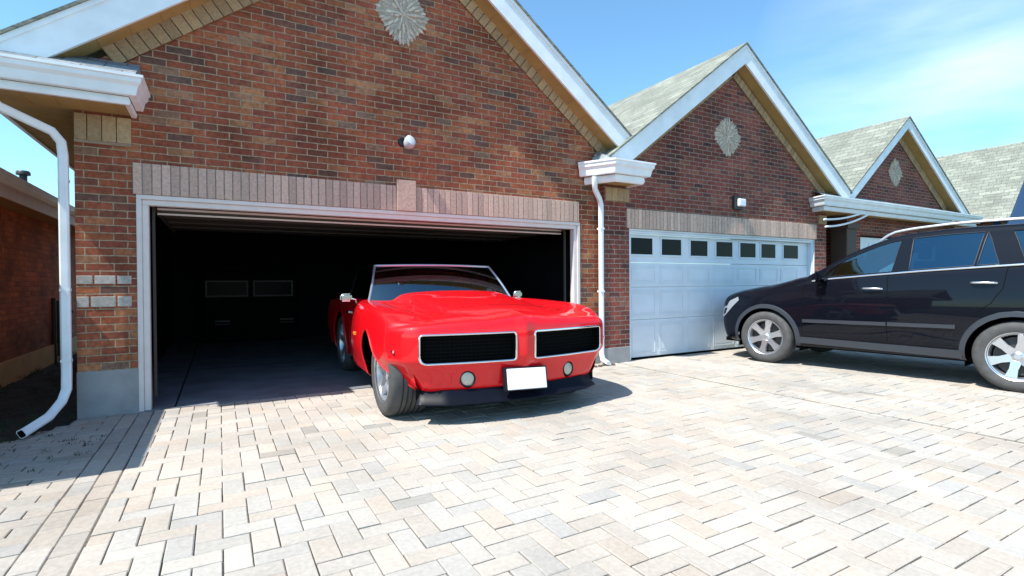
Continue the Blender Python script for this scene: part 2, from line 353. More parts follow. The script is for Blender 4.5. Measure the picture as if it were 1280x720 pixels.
def left_edge(y):
    # irregular left edge of the paving, by the side yard
    if y > 6.0: return -1.20
    if y > 5.2: return -1.20 - (6.0 - y) * 0.75
    return -1.8 - (5.2 - y) * 0.25
def paver_mesh(name, bricks, zb=0.0, gap=0.0025, ch=0.0042):
    vs, fs, ts = [], [], []
    for (x0, x1, y0, y1, tone) in bricks:
        if x1 - x0 < 0.02 or y1 - y0 < 0.02: continue
        g_ = gap * random.uniform(0.7, 1.7); x0 += g_; x1 -= g_; y0 += g_; y1 -= g_
        jx, jy = random.gauss(0, 0.0008), random.gauss(0, 0.0008); x0 += jx; x1 += jx; y0 += jy; y1 += jy
        z = zb + random.gauss(0, 0.0014); tx = random.gauss(0, 0.006); ty = random.gauss(0, 0.006)
        mx_, my_ = (x0 + x1) / 2, (y0 + y1) / 2
        def zz(x, y, o): return z + o + (x - mx_) * tx + (y - my_) * ty
        k = len(vs); c = ch * random.uniform(0.7, 1.4)
        o = [(x0, y0), (x1, y0), (x1, y1), (x0, y1)]; i_ = [(x0 + c, y0 + c), (x1 - c, y0 + c), (x1 - c, y1 - c), (x0 + c, y1 - c)]
        vs += [(x, y, zb - 0.02) for x, y in o] + [(x, y, zz(x, y, -c * 0.8)) for x, y in o] + [(x, y, zz(x, y, 0)) for x, y in i_]
        f = [(k+8, k+9, k+10, k+11)] + [(k + a, k + (a+1) % 4, k + 4 + (a+1) % 4, k + 4 + a) for a in range(4)] + [(k+4 + a, k+4 + (a+1) % 4, k+8 + (a+1) % 4, k+8 + a) for a in range(4)]
        fs += f; ts += [tone] * len(f)
    return link_mesh(name, vs, fs, 'paver', None, False, ts)
TONES = [((0.50, 0.445, 0.385), 5), ((0.50, 0.455, 0.405), 5), ((0.47, 0.45, 0.41), 4), ((0.435, 0.435, 0.415), 2.6), ((0.52, 0.435, 0.36), 2.4), ((0.40, 0.41, 0.41), .9), ((0.51, 0.48, 0.44), 3)]
def patch_noise(x, y):
    return math.sin(x * 1.3 + 1.7 * math.sin(y * 0.9)) * math.cos(y * 1.1 + 0.8 * math.sin(x * 0.7))
def tone_at(x, y, warm=0.0, dark=1.0):
    p = patch_noise(x, y); w = [v for _, v in TONES]
    if p > 0.25: w = [w[0]*1.6, w[1]*1.3, w[2]*.6, w[3]*.4, w[4]*2.2, w[5]*.3, w[6]]
    elif p < -0.3: w = [w[0]*.6, w[1]*.8, w[2]*1.6, w[3]*2.2, w[4]*.4, w[5]*2, w[6]]
    c = random.choices([t for t, _ in TONES], w)[0]; s_ = random.uniform(0.92, 1.06) * dark * 0.83
    if random.random() < 0.012: s_ *= 0.78
    return tuple((v * .5 + m_v * .5) * s_ for v, m_v in zip(c, (0.515, 0.452, 0.382)))
U = 0.12
def herring(x0, x1, y0, y1, ox=0.0, oy=0.0, dark=1.0, lf=None):
    out = []
    for i in range(int(math.floor((x0 - ox) / U)) - 2, int((x1 - ox) / U) + 2):
        for j in range(int(math.floor((y0 - oy) / U)) - 2, int((y1 - oy) / U) + 2):
            k = (i - j) % 4
            if k == 0: r = (ox + i * U, ox + (i + 2) * U, oy + j * U, oy + (j + 1) * U)
            elif k == 3: r = (ox + i * U, ox + (i + 1) * U, oy + j * U, oy + (j + 2) * U)
            else: continue
            xl = x0 if lf is None else max(x0, lf(r[2]))
            r = clip_poly(r, xl, y0, x1, y1)
            if r[1] - r[0] > 0.03 and r[3] - r[2] > 0.03: out.append((*r, tone_at(r[0], r[2], dark=dark)))
    return out
YB = 6.235
b1 = herring(-0.58, 5.33, -1.2, YB, 0.0, 0.035)
struct(paver_mesh('driveway', b1))
b2 = herring(5.375, 13.5, -1.2, YB, 0.06, 0.0)
struct(paver_mesh('driveway_neighbouring', b2))
b3 = []
for c in range(2):                                  # two stretcher columns
    xx = -0.585 - 0.121 * (c + 1); y = -1.2 - 0.11 * c
    while y < YB: b3.append((xx, xx + 0.12, y, min(y + 0.24, YB), tone_at(xx, y, dark=0.86))); y += 0.24
j = 0; y = -1.2
while y < YB:                                       # running rows further left
    x = -0.83 - (0.12 if j % 2 else 0.24); first = True
    xr = -0.828; y2 = min(y + 0.12, YB)
    xe = left_edge(y) if y > 2 else -2.6
    x = xr - (0.12 if j % 2 else 0.24)
    while xr - 0.02 > xe:
        b3.append((max(x, xe), xr, y, y2, tone_at(x, y, dark=0.84))); xr = x; x -= 0.24
    y += 0.12; j += 1
struct(paver_mesh('path', b3, zb=-0.006))
# far part of the drive, plain sheet of the same pavers beyond the view
mb = MB(); mb.box(-2.6, 13.5, -10.4, -1.2, -0.03, -0.004, (0.46, 0.42, 0.38)); struct(mb.build('driveway_apron', 'paver', tones=True))
struct(link_mesh('driveway_bedding', [(-0.9, -1.2, -0.010), (13.5, -1.2, -0.010), (13.5, YB + 0.02, -0.010), (-0.9, YB + 0.02, -0.010)], [(0, 1, 2, 3)], 'joint'))
pe = [(left_edge(y) - 0.01, y) for y in (-1.2, 0, 1.5, 3, 4, 5.2, 5.5, 5.8, 6.0, YB)]
struct(link_mesh('path_bedding', [(x, y, -0.014) for x, y in pe] + [(-0.9, YB, -0.014), (-0.9, -1.2, -0.014)], [tuple(range(len(pe) + 2))], 'joint'))
# side yard soil with uneven surface
def bumpy(name, x0, x1, y0, y1, z, amp, st, m):
    nx, ny = int((x1 - x0) / st) + 1, int((y1 - y0) / st) + 1
    vs = [(x0 + i * st, y0 + k * st, z + random.uniform(-amp, amp) + amp * math.sin(i * .7) * math.cos(k * .5)) for k in range(ny) for i in range(nx)]
    fs = [(k * nx + i, k * nx + i + 1, (k + 1) * nx + i + 1, (k + 1) * nx + i) for k in range(ny - 1) for i in range(nx - 1)]
    return link_mesh(name, vs, fs, m, None, True)
struct(bumpy('side_yard', -4.0, -1.0, 3.0, 15, -0.038, 0.009, 0.08, 'soil'))
# weeds and moss in the joints and along the paving edge
mb = MB()
def tuft(x, y, n, h):
    for _ in range(n):
        a = random.uniform(0, 2 * PI); l = random.uniform(0.4, 1) * h; bx, by = x + random.gauss(0, .02), y + random.gauss(0, .02); w = 0.003
        tx, ty = bx + math.cos(a) * l * .5, by + math.sin(a) * l * .5
        mb.add([(bx - w, by, -0.01), (bx + w, by, -0.01), (tx, ty, l)], [(0, 1, 2)])
for _ in range(260):
    y = random.uniform(4.6, 13); x = random.uniform(-2.4, left_edge(min(y, 6.1)) + 0.02); tuft(x, y, 9, 0.06)
for _ in range(26):
    tuft(-0.83 - random.uniform(0.0, .7), random.choice([4.68, 4.92, 5.16, 5.4, 5.64, 3.96, 5.28]) + random.gauss(0, .01), 7, 0.018)
struct(mb.build('weeds', 'grass', fix=False), 'stuff')

# ------------------------------------------------------------------ houses
def fz(p, d): return (p[0], d, p[1])
def gable_wall(mbx, outline, openings, y0, y1):
    """wall slab with rectangular openings that start at the ground: built as CDT prism"""
    pts = [Vector(p) for p in outline]
    holes = [[(a, z0), (b, z0), (b, z1), (a, z1)] for a, b, z0, z1 in openings]
    allp = [Vector(p) for p in outline]; fcs = [list(range(len(outline)))]
    for h in holes:
        k = len(allp); allp += [Vector(p) for p in h]; fcs.append(list(range(k, k + 4)))
    edges = []
    for f in fcs: edges += [(f[i], f[(i + 1) % len(f)]) for i in range(len(f))]
    v, e, f, _, _, _ = delaunay_2d_cdt(allp, edges, [], 0, 1e-5)
    def inside(p, poly):
        c = False; n = len(poly)
        for i in range(n):
            x1, y1_ = poly[i]; x2, y2 = poly[(i + 1) % n]
            if (y1_ > p[1]) != (y2 > p[1]) and p[0] < (x2 - x1) * (p[1] - y1_) / (y2 - y1_) + x1: c = not c
        return c
    keep = []
    for t in f:
        cxy = (sum(v[i][0] for i in t) / 3, sum(v[i][1] for i in t) / 3)
        if inside(cxy, outline) and not any(inside(cxy, h) for h in holes): keep.append(t)
    n = len(v); vs = [(p[0], y0, p[1]) for p in v] + [(p[0], y1, p[1]) for p in v]
    fs = [tuple(t) for t in keep] + [tuple(i + n for i in reversed(t)) for t in keep]
    cnt = {}
    for t in keep:
        for i in range(3):
            a, b = t[i], t[(i + 1) % 3]; cnt[(a, b)] = 1
    for (a, b) in list(cnt):
        if (b, a) not in cnt: fs.append((a, b, b + n, a + n))
    mbx.add(vs, fs)

def soldier_row(x0, x1, z0, z1, y0, y1, w, tone_fn, key=None):
    m_ = MB(); x = x0
    m_.box(x0, x1, y0 + 0.010, y1, z0 + 0.002, z1 - 0.002, (0.36, 0.29, 0.27))
    while x < x1 - 0.02:
        ww = min(w, x1 - x)
        if key and key[0] - 0.02 < x < key[1] - 0.02: x = key[1]; continue
        e = x + ww
        if key and x < key[0] < e: e = key[0]
        m_.box(x + 0.005, e - 0.005, y0 + random.uniform(-0.002, 0.002), y1 - 0.01, z0, z1, tone_fn(), bev=0.003)
        x = e
    if key: m_.box(key[0] + .004, key[1] - .004, y0 - 0.02, y1 - 0.01, z0, key[2], (0.52, 0.36, 0.285), bev=0.004)
    return m_
def t_pink(): 
    s_ = random.uniform(0.8, 1.15); return (0.52 * s_, 0.37 * s_, 0.295 * s_)
def t_tan():
    s_ = random.uniform(0.8, 1.15); return (0.40 * s_, 0.28 * s_, 0.16 * s_)

def rake_row(mbx, x0, z0, x1, z1, hgt, y0, y1, w):
    """tan header bricks following the slope from (x0,z0) to (x1,z1), standing 'hgt' above the line"""
    L_ = math.hypot(x1 - x0, z1 - z0); dx, dz = (x1 - x0) / L_, (z1 - z0) / L_; nx, nz = -dz, dx
    if nz < 0: nx, nz = -nx, -nz
    t = 0
    while t < L_:
        e = min(t + w, L_); a, b = t + .005, e - .005
        if b > a:
            q = [(x0 + dx * a, z0 + dz * a), (x0 + dx * b, z0 + dz * b), (x0 + dx * b + nx * hgt, z0 + dz * b + nz * hgt), (x0 + dx * a + nx * hgt, z0 + dz * a + nz * hgt)]
            yj = y0 + random.uniform(-.003, .003); mbx.prism(q, fz, yj, y1, t_tan())
        t = e
    q = [(x0, z0), (x1, z1), (x1 + nx * hgt, z1 + nz * hgt), (x0 + nx * hgt, z0 + nz * hgt)]
    mbx.prism(q, fz, y0 + 0.012, y1 - 0.002, (0.10, 0.07, 0.05))

def roof_set(root, ax, az, xl, sl, xr, sr, yf, yb, fasc=0.34, side='shingle', fcol='white', wall_y=6.25, drop=0.0):
    """two slopes meeting at ridge (ax,az); xl/xr = where each rake ends; yf = front of the fascia"""
    zl, zr = az - sl * (ax - xl), az - sr * (xr - ax)
    th = 0.05
    for (xe, ze, sg) in ((xl, zl, -1), (xr, zr, 1)):
        # shingle slab, 3 cm over the fascia
        m_ = MB()
        ov = 0.06; ex, ez = xe + sg * ov, ze - (sl if sg < 0 else sr) * ov
        n = 14; 
        v = [(ax, yf - .03, az + .035), (ex, yf - .03, ez + .035), (ex, yb, ez + .035), (ax, yb, az + .035)]
        vb = [(x, y, z - .033) for x, y, z in v]
        m_.add(v + vb, [(0, 1, 2, 3), (7, 6, 5, 4), (0, 4, 5, 1), (1, 5, 6, 2), (2, 6, 7, 3), (3, 7, 4, 0)])
        m_.build('roof', side, root)
        # fascia board with a small drip edge
        f_ = MB()
        q = [(ax, az), (xe, ze), (xe, ze - fasc), (ax, az - fasc)]
        f_.prism(q, fz, yf, yf + 0.035)
        q2 = [(ax, az + .001), (xe, ze + .001), (xe, ze - .055), (ax, az - .055)]
        f_.prism(q2, fz, yf - 0.014, yf - 0.001)
        f_.build('fascia', fcol, root)
        # soffit under the rake overhang
        s_ = MB()
        a0, a1 = az - fasc + 0.012, ze - fasc + 0.012
        s_.add([(ax, yf + .036, a0), (xe, yf + .036, a1), (xe, wall_y - .001, a1), (ax, wall_y - .001, a0), (ax, yf + .036, a0 + .02), (xe, yf + .036, a1 + .02), (xe, wall_y - .001, a1 + .02), (ax, wall_y - .001, a0 + .02)],
               [(0, 1, 2, 3), (7, 6, 5, 4), (0, 4, 5, 1), (1, 5, 6, 2), (2, 6, 7, 3), (3, 7, 4, 0)])
        # panel seams of the soffit
        L_ = math.hypot(xe - ax, ze - az); k = int(L_ / 0.3)
        for i in range(1, k):
            t = i / k; xx = ax + (xe - ax) * t; zz = a0 + (a1 - a0) * t
            s_.box(xx - .004, xx + .004, yf + .04, wall_y - .004, zz - .004, zz + .006)
        s_.build('soffit', 'soffit', root)
GUT = lambda z0, z1: [(0.0, z0), (0.055, z0), (0.062, z0 + .02), (0.075, z0 + (z1 - z0) * .45), (0.10, z0 + (z1 - z0) * .62), (0.104, z1 - .03), (0.118, z1 - .024), (0.118, z1), (0.104, z1), (0.10, z1 - 0.012), (0.0, z1 - .012)]

def medallion(root, cx_, cz_, rx, rz, y, seed, m='soldier'):
    rnd = random.Random(seed); m_ = MB()
    # starburst of rough stone splits laid radially in an oval
    rings = [(0.0, 0.36, 9), (0.30, 0.62, 15), (0.56, 0.84, 24), (0.78, 1.02, 32)]
    for (r0, r1, n) in rings:
        for i in range(n):
            th = 2 * PI * (i + rnd.random() * .6) / n; 
            ra, rb = r0 + rnd.uniform(-.03, .03), r1 + rnd.uniform(-.07, .06)
            ra = max(ra, 0.02); c, s = math.cos(th), math.sin(th); w = (0.5 * PI * (ra + rb) / n) * 0.92
            f = 1 - 0.17 * abs(math.sin(2 * th))
            px, pz = -s, c
            def P(r, k): return (cx_ + (c * r * f + px * w * k) * rx, cz_ + (s * r * f + pz * w * k) * rz)
            q = [P(ra, -.35), P(rb * .9, -.5), P(rb, 0), P(rb * .9, .5), P(ra, .35)]
            g_ = rnd.uniform(0.75, 1.12); dep = rnd.uniform(0.010, 0.026)
            m_.prism(q, fz, y - dep, y + .01, (0.60 * g_, 0.51 * g_, 0.41 * g_))
    n = 28
    q = [(cx_ + math.cos(2*PI*i/n) * rx * .93 * (1 - .17 * abs(math.sin(4*PI*i/n))), cz_ + math.sin(2*PI*i/n) * rz * .93 * (1 - .17 * abs(math.sin(4*PI*i/n)))) for i in range(n)]
    m_.prism(q, fz, y - .008, y + .01, (0.42, 0.36, 0.29))
    return m_.build('medallion', m, root, tones=True)

# ---- house 1
h1 = empty('brick_house', (1.98, 6.25, 0))
tag(h1, 'nearest brick gable house with the wide open dark garage behind the red car', 'house', 'row of brick garage houses')
WY = 6.25
OX0, OX1, OZ = -0.66, 4.66, 2.13
sl1 = 0.752
m_ = MB()
ap = 5.58
gable_wall(m_, [(-1.18, 0.43), (OX0 - .04, 0.43), (OX0 - .04, 2.15), (OX1 + .04, 2.15), (OX1 + .04, 0.25), (5.19, 0.25), (5.19, 3.27), (1.98, 5.66), (-1.18, 3.27)], [], WY, WY + 0.22)
m_.build('wall', 'brick', h1)
m_ = MB(); m_.box(-1.18, -0.96, WY + .221, 13.2, 0.43, 3.3); m_.build('side_wall', 'brick_side', h1)
def boxes(name, m, parent, lst, bev=0.0):
    for b_ in lst:
        q_ = MB(); q_.box(*b_, bev=bev); q_.build(name, m, parent)
boxes('foundation', 'concrete', h1, [(-1.185, OX0 - .045, WY - .012, WY + .235, -.03, 0.43), (OX1 + .045, 5.19, WY - .012, WY + .235, -.03, 0.25), (-1.185, -.96, WY + .236, 13.2, -.03, .428)], .006)
# garage room
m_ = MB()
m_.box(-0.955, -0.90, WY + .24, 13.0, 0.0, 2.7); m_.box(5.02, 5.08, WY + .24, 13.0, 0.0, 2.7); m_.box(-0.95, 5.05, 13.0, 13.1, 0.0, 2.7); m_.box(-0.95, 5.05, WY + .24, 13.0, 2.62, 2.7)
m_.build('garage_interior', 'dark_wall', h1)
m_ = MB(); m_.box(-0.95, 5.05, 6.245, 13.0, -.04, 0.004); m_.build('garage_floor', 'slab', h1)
m_ = MB(); m_.box(-.42, -.405, 6.3, 13.0, 0.0045, 0.006); m_.box(-.9, 5.0, 8.9, 8.915, 0.0045, 0.006); m_.build('floor_joint', 'void', h1)
m_ = soldier_row(-0.735, 4.69, 2.15, 2.455, WY - 0.022, WY + .1, 0.0785, t_pink, key=(1.90, 2.15, 2.53)); m_.build('lintel', 'soldier', h1, tones=True)
m_ = MB()
rake_row(m_, -0.85, 3.37, 1.98, 5.53, 0.19, WY - .03, WY + .03, 0.115)
rake_row(m_, 5.15, 3.16, 1.98, 5.53, 0.19, WY - .03, WY + .03, 0.115)
m_.build('gable_trim', 'soldier', h1, tones=True)
# frame round the opening, stepped
def door_frame(root, x0, x1, zt, y, m='jamb', w=0.085, zb=0.0):
    m_ = MB()
    for (a, b, d0, d1) in ((0, w * .45, 0.0, 0.10), (w * .45, w, 0.022, 0.12)):
        m_.box(x0 + a, x0 + b - .0008, y + d0, y + d1, zb, zt - (b if a else b) + .0); m_.box(x1 - b + .0008, x1 - a, y + d0, y + d1, zb, zt - b)
        m_.box(x0 + a, x1 - a, y + d0, y + d1, zt - b, zt - a - .0008)
    m_.build('door_frame', m, root, bevel=0.004)
door_frame(h1, OX0 - .05, OX1 + .05, 2.148, WY - .012, w=0.10)
# raised sectional door seen edge on, with its tracks
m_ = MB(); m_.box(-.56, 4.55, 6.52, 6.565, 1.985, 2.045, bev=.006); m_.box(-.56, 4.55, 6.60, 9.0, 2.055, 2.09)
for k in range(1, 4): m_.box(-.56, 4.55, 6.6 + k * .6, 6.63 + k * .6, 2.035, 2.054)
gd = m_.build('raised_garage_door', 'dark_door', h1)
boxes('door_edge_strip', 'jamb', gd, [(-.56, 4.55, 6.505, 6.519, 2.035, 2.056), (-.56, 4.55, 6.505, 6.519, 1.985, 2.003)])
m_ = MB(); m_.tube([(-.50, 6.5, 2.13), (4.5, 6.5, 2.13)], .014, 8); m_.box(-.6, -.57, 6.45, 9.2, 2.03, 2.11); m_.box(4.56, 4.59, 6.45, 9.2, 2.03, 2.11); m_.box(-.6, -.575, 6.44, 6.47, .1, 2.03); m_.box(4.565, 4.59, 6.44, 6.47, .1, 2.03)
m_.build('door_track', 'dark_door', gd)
medallion(h1, 2.00, 4.58, 0.35, 0.40, WY, 3)
for (z0, z1) in ((1.265, 1.345), (1.045, 1.145)):
    m_ = MB(); x = -1.18
    for w in ((.13, .17, .12) if z0 > 1.2 else (.10, .20, .12)):
        s_ = random.uniform(.9, 1.1); m_.box(x + .004, x + w - .006, WY - .006, WY + .05, z0, z1, (.40 * s_, .37 * s_, .33 * s_), bev=.004); x += w + .005
    m_.build('stone_band', 'soldier', h1, tones=True)
m_ = MB(); x = -1.175
for w in (.095, .11, .11, .115):
    m_.box(x + .002, x + w - .002, WY - .03, WY + .05, 2.63, 2.875, t_tan(), bev=.004); x += w + .002
m_.box(-1.175, x, WY - .026, WY + .04, 2.60, 2.628, (.3, .22, .15)); m_.build('corner_block', 'soldier', h1, tones=True)
roof_set(h1, 1.98, 6.06, -1.70, sl1, 5.43, sl1, 5.95, 13.6, fasc=0.345, wall_y=WY)
# left return: gutter, boxed soffit, little shed roof
m_ = MB(); m_.sweep_plan([(-0.70, WY - .002), (-0.70, 5.80), (-1.80, 5.80), (-1.80, 13.5)][::-1], GUT(2.965, 3.14)); m_.build('gutter', 'white', h1)
m_ = MB(); m_.sweep_plan([(-0.735, WY - .003), (-0.735, 5.835), (-1.765, 5.835), (-1.765, 13.5)][::-1], [(0, 2.89), (.035, 2.89), (.045, 2.92), (.03, 2.962), (0, 2.962)]); m_.build('eave_board', 'white', h1)
m_ = MB(); m_.box(-1.76, -.74, 5.84, WY - .003, 2.905, 2.92); m_.box(-1.76, -1.183, WY - .002, 13.4, 2.905, 2.92)
for k in range(5): m_.box(-1.7 + k * .22, -1.694 + k * .22, 5.85, WY - .01, 2.898, 2.904)
for k in range(1, 20): m_.box(-1.75, -1.19, WY + k * .35, WY + k * .35 + .006, 2.898, 2.904)
m_.build('soffit', 'soffit', h1)
m_ = MB(); m_.add([(-.66, 5.75, 3.135), (-1.86, 5.75, 3.135), (-1.86, WY - .004, 3.42), (-.66, WY - .004, 3.42), (-.66, 5.75, 3.12), (-1.86, 5.75, 3.12), (-1.86, WY - .004, 3.12), (-.66, WY - .004, 3.12)], [(0, 1, 2, 3), (4, 7, 6, 5), (0, 4, 5, 1), (1, 5, 6, 2), (3, 2, 6, 7), (0, 3, 7, 4)])
m_.build('return_roof', 'shingle_front', h1)
# left downspout
m_ = MB()
pth = [(-1.66, 5.93, 2.93), (-1.66, 5.93, 2.84), (-1.62, 5.97, 2.78), (-1.30, 6.08, 2.64), (-1.245, 6.12, 2.56), (-1.235, 6.13, 2.44), (-1.235, 6.14, .45), (-1.235, 6.13, .30), (-1.26, 6.08, .20), (-1.32, 5.92, .10), (-1.42, 5.62, .045)]
m_.rect_sweep(pth, 0.074, 0.06, (0, -1, 0.001)); m_.build('downspout', 'white', h1, smooth=True)
m_ = MB(); 
p0 = Vector(pth[-1]); dd = (p0 - Vector(pth[-2])).normalized(); p1 = p0 + dd * .004
m_.rect_sweep([p0 + dd * .0005, p1], 0.06, 0.046, (0, -1, .001)); m_.build('downspout_mouth', 'void', h1)
boxes('downspout_strap', 'white', h1, [(-1.273, -1.197, 6.105, 6.178, z, z + .025) for z in (2.2, 1.2, .55)])
# flood light on gable 1
fl = MB(); fl.lathe([(0.0, -.03), (.05, -.03), (.055, -.02), (.055, 0.0), (0.0, 0.0)], (0, 0, 0), 24)
rot = Matrix.Rotation(-PI / 2, 4, 'Z')
def xf(mb_, mtx):
    mb_.v = [tuple(mtx @ Vector(v)) for v in mb_.v]; return mb_
xf(fl, Matrix.Translation((1.985, WY, 3.0)) @ Matrix.Rotation(PI / 2, 4, 'Z'))
fx = fl.build('wall_lamp', 'dark_metal', h1, smooth=True)
m_ = MB(); m_.lathe([(0, -.10), (.05, -.10), (.078, -.085), (.086, -.03), (.07, .03), (.04, .07), (0, .075)], (0, 0, 0), 28)
xf(m_, Matrix.Translation((2.03, WY - .11, 2.965)) @ Matrix.Rotation(math.radians(-32), 4, 'X') @ Matrix.Scale(.78, 4) @ Matrix.Scale(1.3, 4, (0, 0, 1)) @ Matrix.Rotation(PI / 2 + .25, 4, 'Z')); m_.v = [(x, y, z * 1.0) for x, y, z in m_.v]
m_.build('lamp_head', 'lamp_grey', fx, smooth=True)
m_ = MB(); m_.tube([(1.985, WY - .02, 3.02), (1.99, WY - .08, 3.04), (2.01, WY - .10, 3.0)], .014, 8); m_.build('lamp_arm', 'dark_metal', fx)

# ---- house 2
W2 = 6.15
h2 = empty('brick_house', (8.1, W2, 0))
tag(h2, 'middle brick gable house with the closed pale blue white garage door beside the red car', 'house', 'row of brick garage houses')
D0, D1 = 5.60, 10.62
m_ = MB(); gable_wall(m_, [(5.10, 0.24), (D0, 0.24), (D0, 2.10), (D1, 2.10), (D1, 0.24), (11.02, 0.24), (11.02, 3.12), (8.10, 5.14), (5.10, 2.98)], [], W2, W2 + .30); m_.build('wall', 'brick_b', h2)
boxes('side_wall', 'brick_side', h2, [(5.195, 5.40, W2 + .301, 13, 0, 3.2), (10.82, 11.02, W2 + .301, 7.6, 0, 2.9)])
boxes('foundation', 'concrete', h2, [(5.09, D0 - .004, W2 - .012, W2 + .31, -.03, .24), (D1 + .004, 11.03, W2 - .012, W2 + .31, -.03, .24)], .006)
m_ = soldier_row(5.54, 10.66, 2.10, 2.40, W2 - .022, W2 + .1, .0785, lambda: tuple(c * 1.12 for c in t_pink())); m_.build('lintel', 'soldier', h2, tones=True)
m_ = MB(); rake_row(m_, 5.45, 2.975, 8.05, 4.915, .14, W2 - .03, W2 + .03, .115); rake_row(m_, 10.85, 2.97, 8.05, 4.915, .14, W2 - .03, W2 + .03, .115); m_.build('gable_trim', 'soldier', h2, tones=True)
door_frame(h2, D0 - .01, D1 + .01, 2.098, W2 + .01, m='door', w=.07)
medallion(h2, 7.92, 3.83, .37, .36, W2, 5)
roof_set(h2, 8.10, 5.42, 5.02, .752, 11.43, .696, 5.90, 13.2, fasc=.33, wall_y=W2)
# sectional door: each section is raised panels in a 4 x 8 grid, windows on top
gd = MB(); YD = W2 + .125
zs = [0.03, .435, .84, 1.245, 1.65, 2.03]
x0, x1 = D0 + .06, D1 - .06
zr = [0.03, .64, 1.17, 1.57, 2.03]
for k in range(4): gd.box(x0, x1, YD, YD + .04, zr[k], zr[k + 1] - .006)
ncol = 7; cw = .658; xg = 5.665
for k in range(3):
    for c in range(ncol):
        a, b = xg + c * cw + .05, xg + (c + 1) * cw - .05; z0, z1 = zr[k] + .06, zr[k + 1] - .06
        # recessed moulding ring + raised field
        for (ia, oa, d) in ((0, .018, .007), (.045, .10, .005)):
            q0, q1, q2, q3 = a + ia, b - ia, z0 + ia, z1 - ia
            if ia == 0:
                gd.box(q0, q1, YD - d, YD - .0005, q2, q2 + oa); gd.box(q0, q1, YD - d, YD - .0005, q3 - oa, q3); gd.box(q0, q0 + oa, YD - d, YD - .0005, q2 + oa + .0003, q3 - oa - .0003); gd.box(q1 - oa, q1, YD - d, YD - .0005, q2 + oa + .0003, q3 - oa - .0003)
            else: gd.box(q0, q1, YD - d, YD - .0005, q2, q3)
door2 = gd.build('garage_door', 'door', h2, bevel=.004)
wcen = [5.98, 6.66, 7.33, 8.0, 8.66, 9.28, 10.0]
wpx = [(5.75, 6.22), (6.43, 6.89), (7.12, 7.55), (7.78, 8.22), (8.44, 8.89), (9.06, 9.50), (9.76, 10.24)]
for (a, b) in wpx:
    a, b = a * .998, b * .998
    f_ = MB(); z0, z1 = 1.70, 1.965; t = .028
    f_.box(a - t, b + t, YD - .016, YD - .001, z0 - t, z0); f_.box(a - t, b + t, YD - .016, YD - .001, z1, z1 + t); f_.box(a - t, a, YD - .016, YD - .001, z0 + .0004, z1 - .0004); f_.box(b, b + t, YD - .016, YD - .001, z0 + .0004, z1 - .0004)
    w = f_.build('window_frame', 'door', door2, bevel=.003)
    g_ = MB(); g_.box(a, b, YD - .008, YD - .003, z0, z1); g_.build('window_pane', 'glass', w) if False else g_.build('window_pane', 'glass', door2)
m_ = MB(); m_.box(x0, x1, YD - .01, YD + .04, .004, .029); m_.build('door_seal', 'void', door2)
# mid return between house 1 and 2
m_ = MB(); m_.sweep_plan([(4.74, WY - .003), (5.0, 5.80), (5.60, 5.80), (5.60, W2 - .003)], GUT(2.83, 3.03)); m_.build('gutter', 'white', h2)
m_ = MB(); m_.sweep_plan([(4.82, WY - .004), (5.05, 5.84), (5.54, 5.84), (5.54, W2 - .004)], [(0, 2.72), (.03, 2.72), (.05, 2.76), (.04, 2.825), (0, 2.825)]); m_.build('eave_board', 'white', h2)
m_ = MB(); m_.add([(4.825, WY - .004, 2.745), (5.055, 5.845, 2.745), (5.535, 5.845, 2.745), (5.535, W2 - .004, 2.745), (5.10, W2 - .004, 2.745), (5.10, WY - .004, 2.745)] , [(0, 1, 2, 3, 4, 5)]); m_.build('soffit', 'soffit', h2)
m_ = MB(); m_.add([(4.9, WY - .004, 3.05), (4.94, 5.76, 3.026), (5.64, 5.76, 3.026), (5.64, W2 - .004, 3.2), (4.95, W2 - .004, 3.22)], [(0, 1, 2, 3, 4)]); m_.build('return_roof', 'shingle_front', h2)
m_ = MB(); x = 5.11
for w in (.12, .12, .12, .115): m_.box(x + .003, x + w - .003, W2 - .03, W2 + .05, 2.50, 2.70, t_tan(), bev=.004); x += w
m_.build('corner_block', 'soldier', h2, tones=True)
m_ = MB(); m_.rect_sweep([(4.80, 6.0, 2.80), (4.80, 6.0, 2.70), (4.83, 6.03, 2.62), (4.99, 6.12, 2.50), (5.03, 6.14, 2.42), (5.035, 6.145, 2.3), (5.04, 6.15, .16), (5.04, 6.12, .08), (5.03, 5.98, .04)], .075, .055, (0, -1, .001)); m_.build('downspout', 'white', h2, smooth=True)
boxes('downspout_strap', 'white', h2, [(5.0, 5.076, 6.112, 6.20, z, z + .025) for z in (2.05, 1.1)])
m_ = MB(); m_.box(8.05, 8.29, W2 - .05, W2 - .001, 2.55, 2.79, bev=.01); fx = m_.build('wall_lamp', 'dark_metal', h2)
m_ = MB(); m_.box(8.12, 8.30, W2 - .11, W2 - .052, 2.60, 2.74, bev=.02); m_.build('lamp_lens', 'plate', fx)

# ---- house 3
h3 = empty('brick_house', (14.0, 6.2, 0))
tag(h3, 'third brick gable house with a shaded entry, partly behind the black SUV', 'house', 'row of brick garage houses')
W3 = 6.2
m_ = MB(); gable_wall(m_, [(12.1, 0.0), (12.45, 0.0), (12.45, 2.28), (16.4, 2.28), (16.4, 0.0), (17.1, 0.0), (17.1, 2.7), (16.7, 3.15), (14.05, 4.84), (11.9, 3.16), (11.9, 2.45), (12.1, 2.45)], [], W3, W3 + .3); m_.build('wall', 'brick_b', h3)
boxes('entry_wall', 'brick_b', h3, [(11.03, 12.1, 7.6, 7.8, 0, 3.0), (16.9, 17.1, W3 + .31, 13, 0, 2.9), (12.1, 12.3, W3 + .301, 7.59, 0, 2.6)])
m_ = MB(); m_.box(11.25, 11.95, 7.54, 7.598, 0, 2.1, bev=.01); m_.build('entry_door', 'brown', h3)
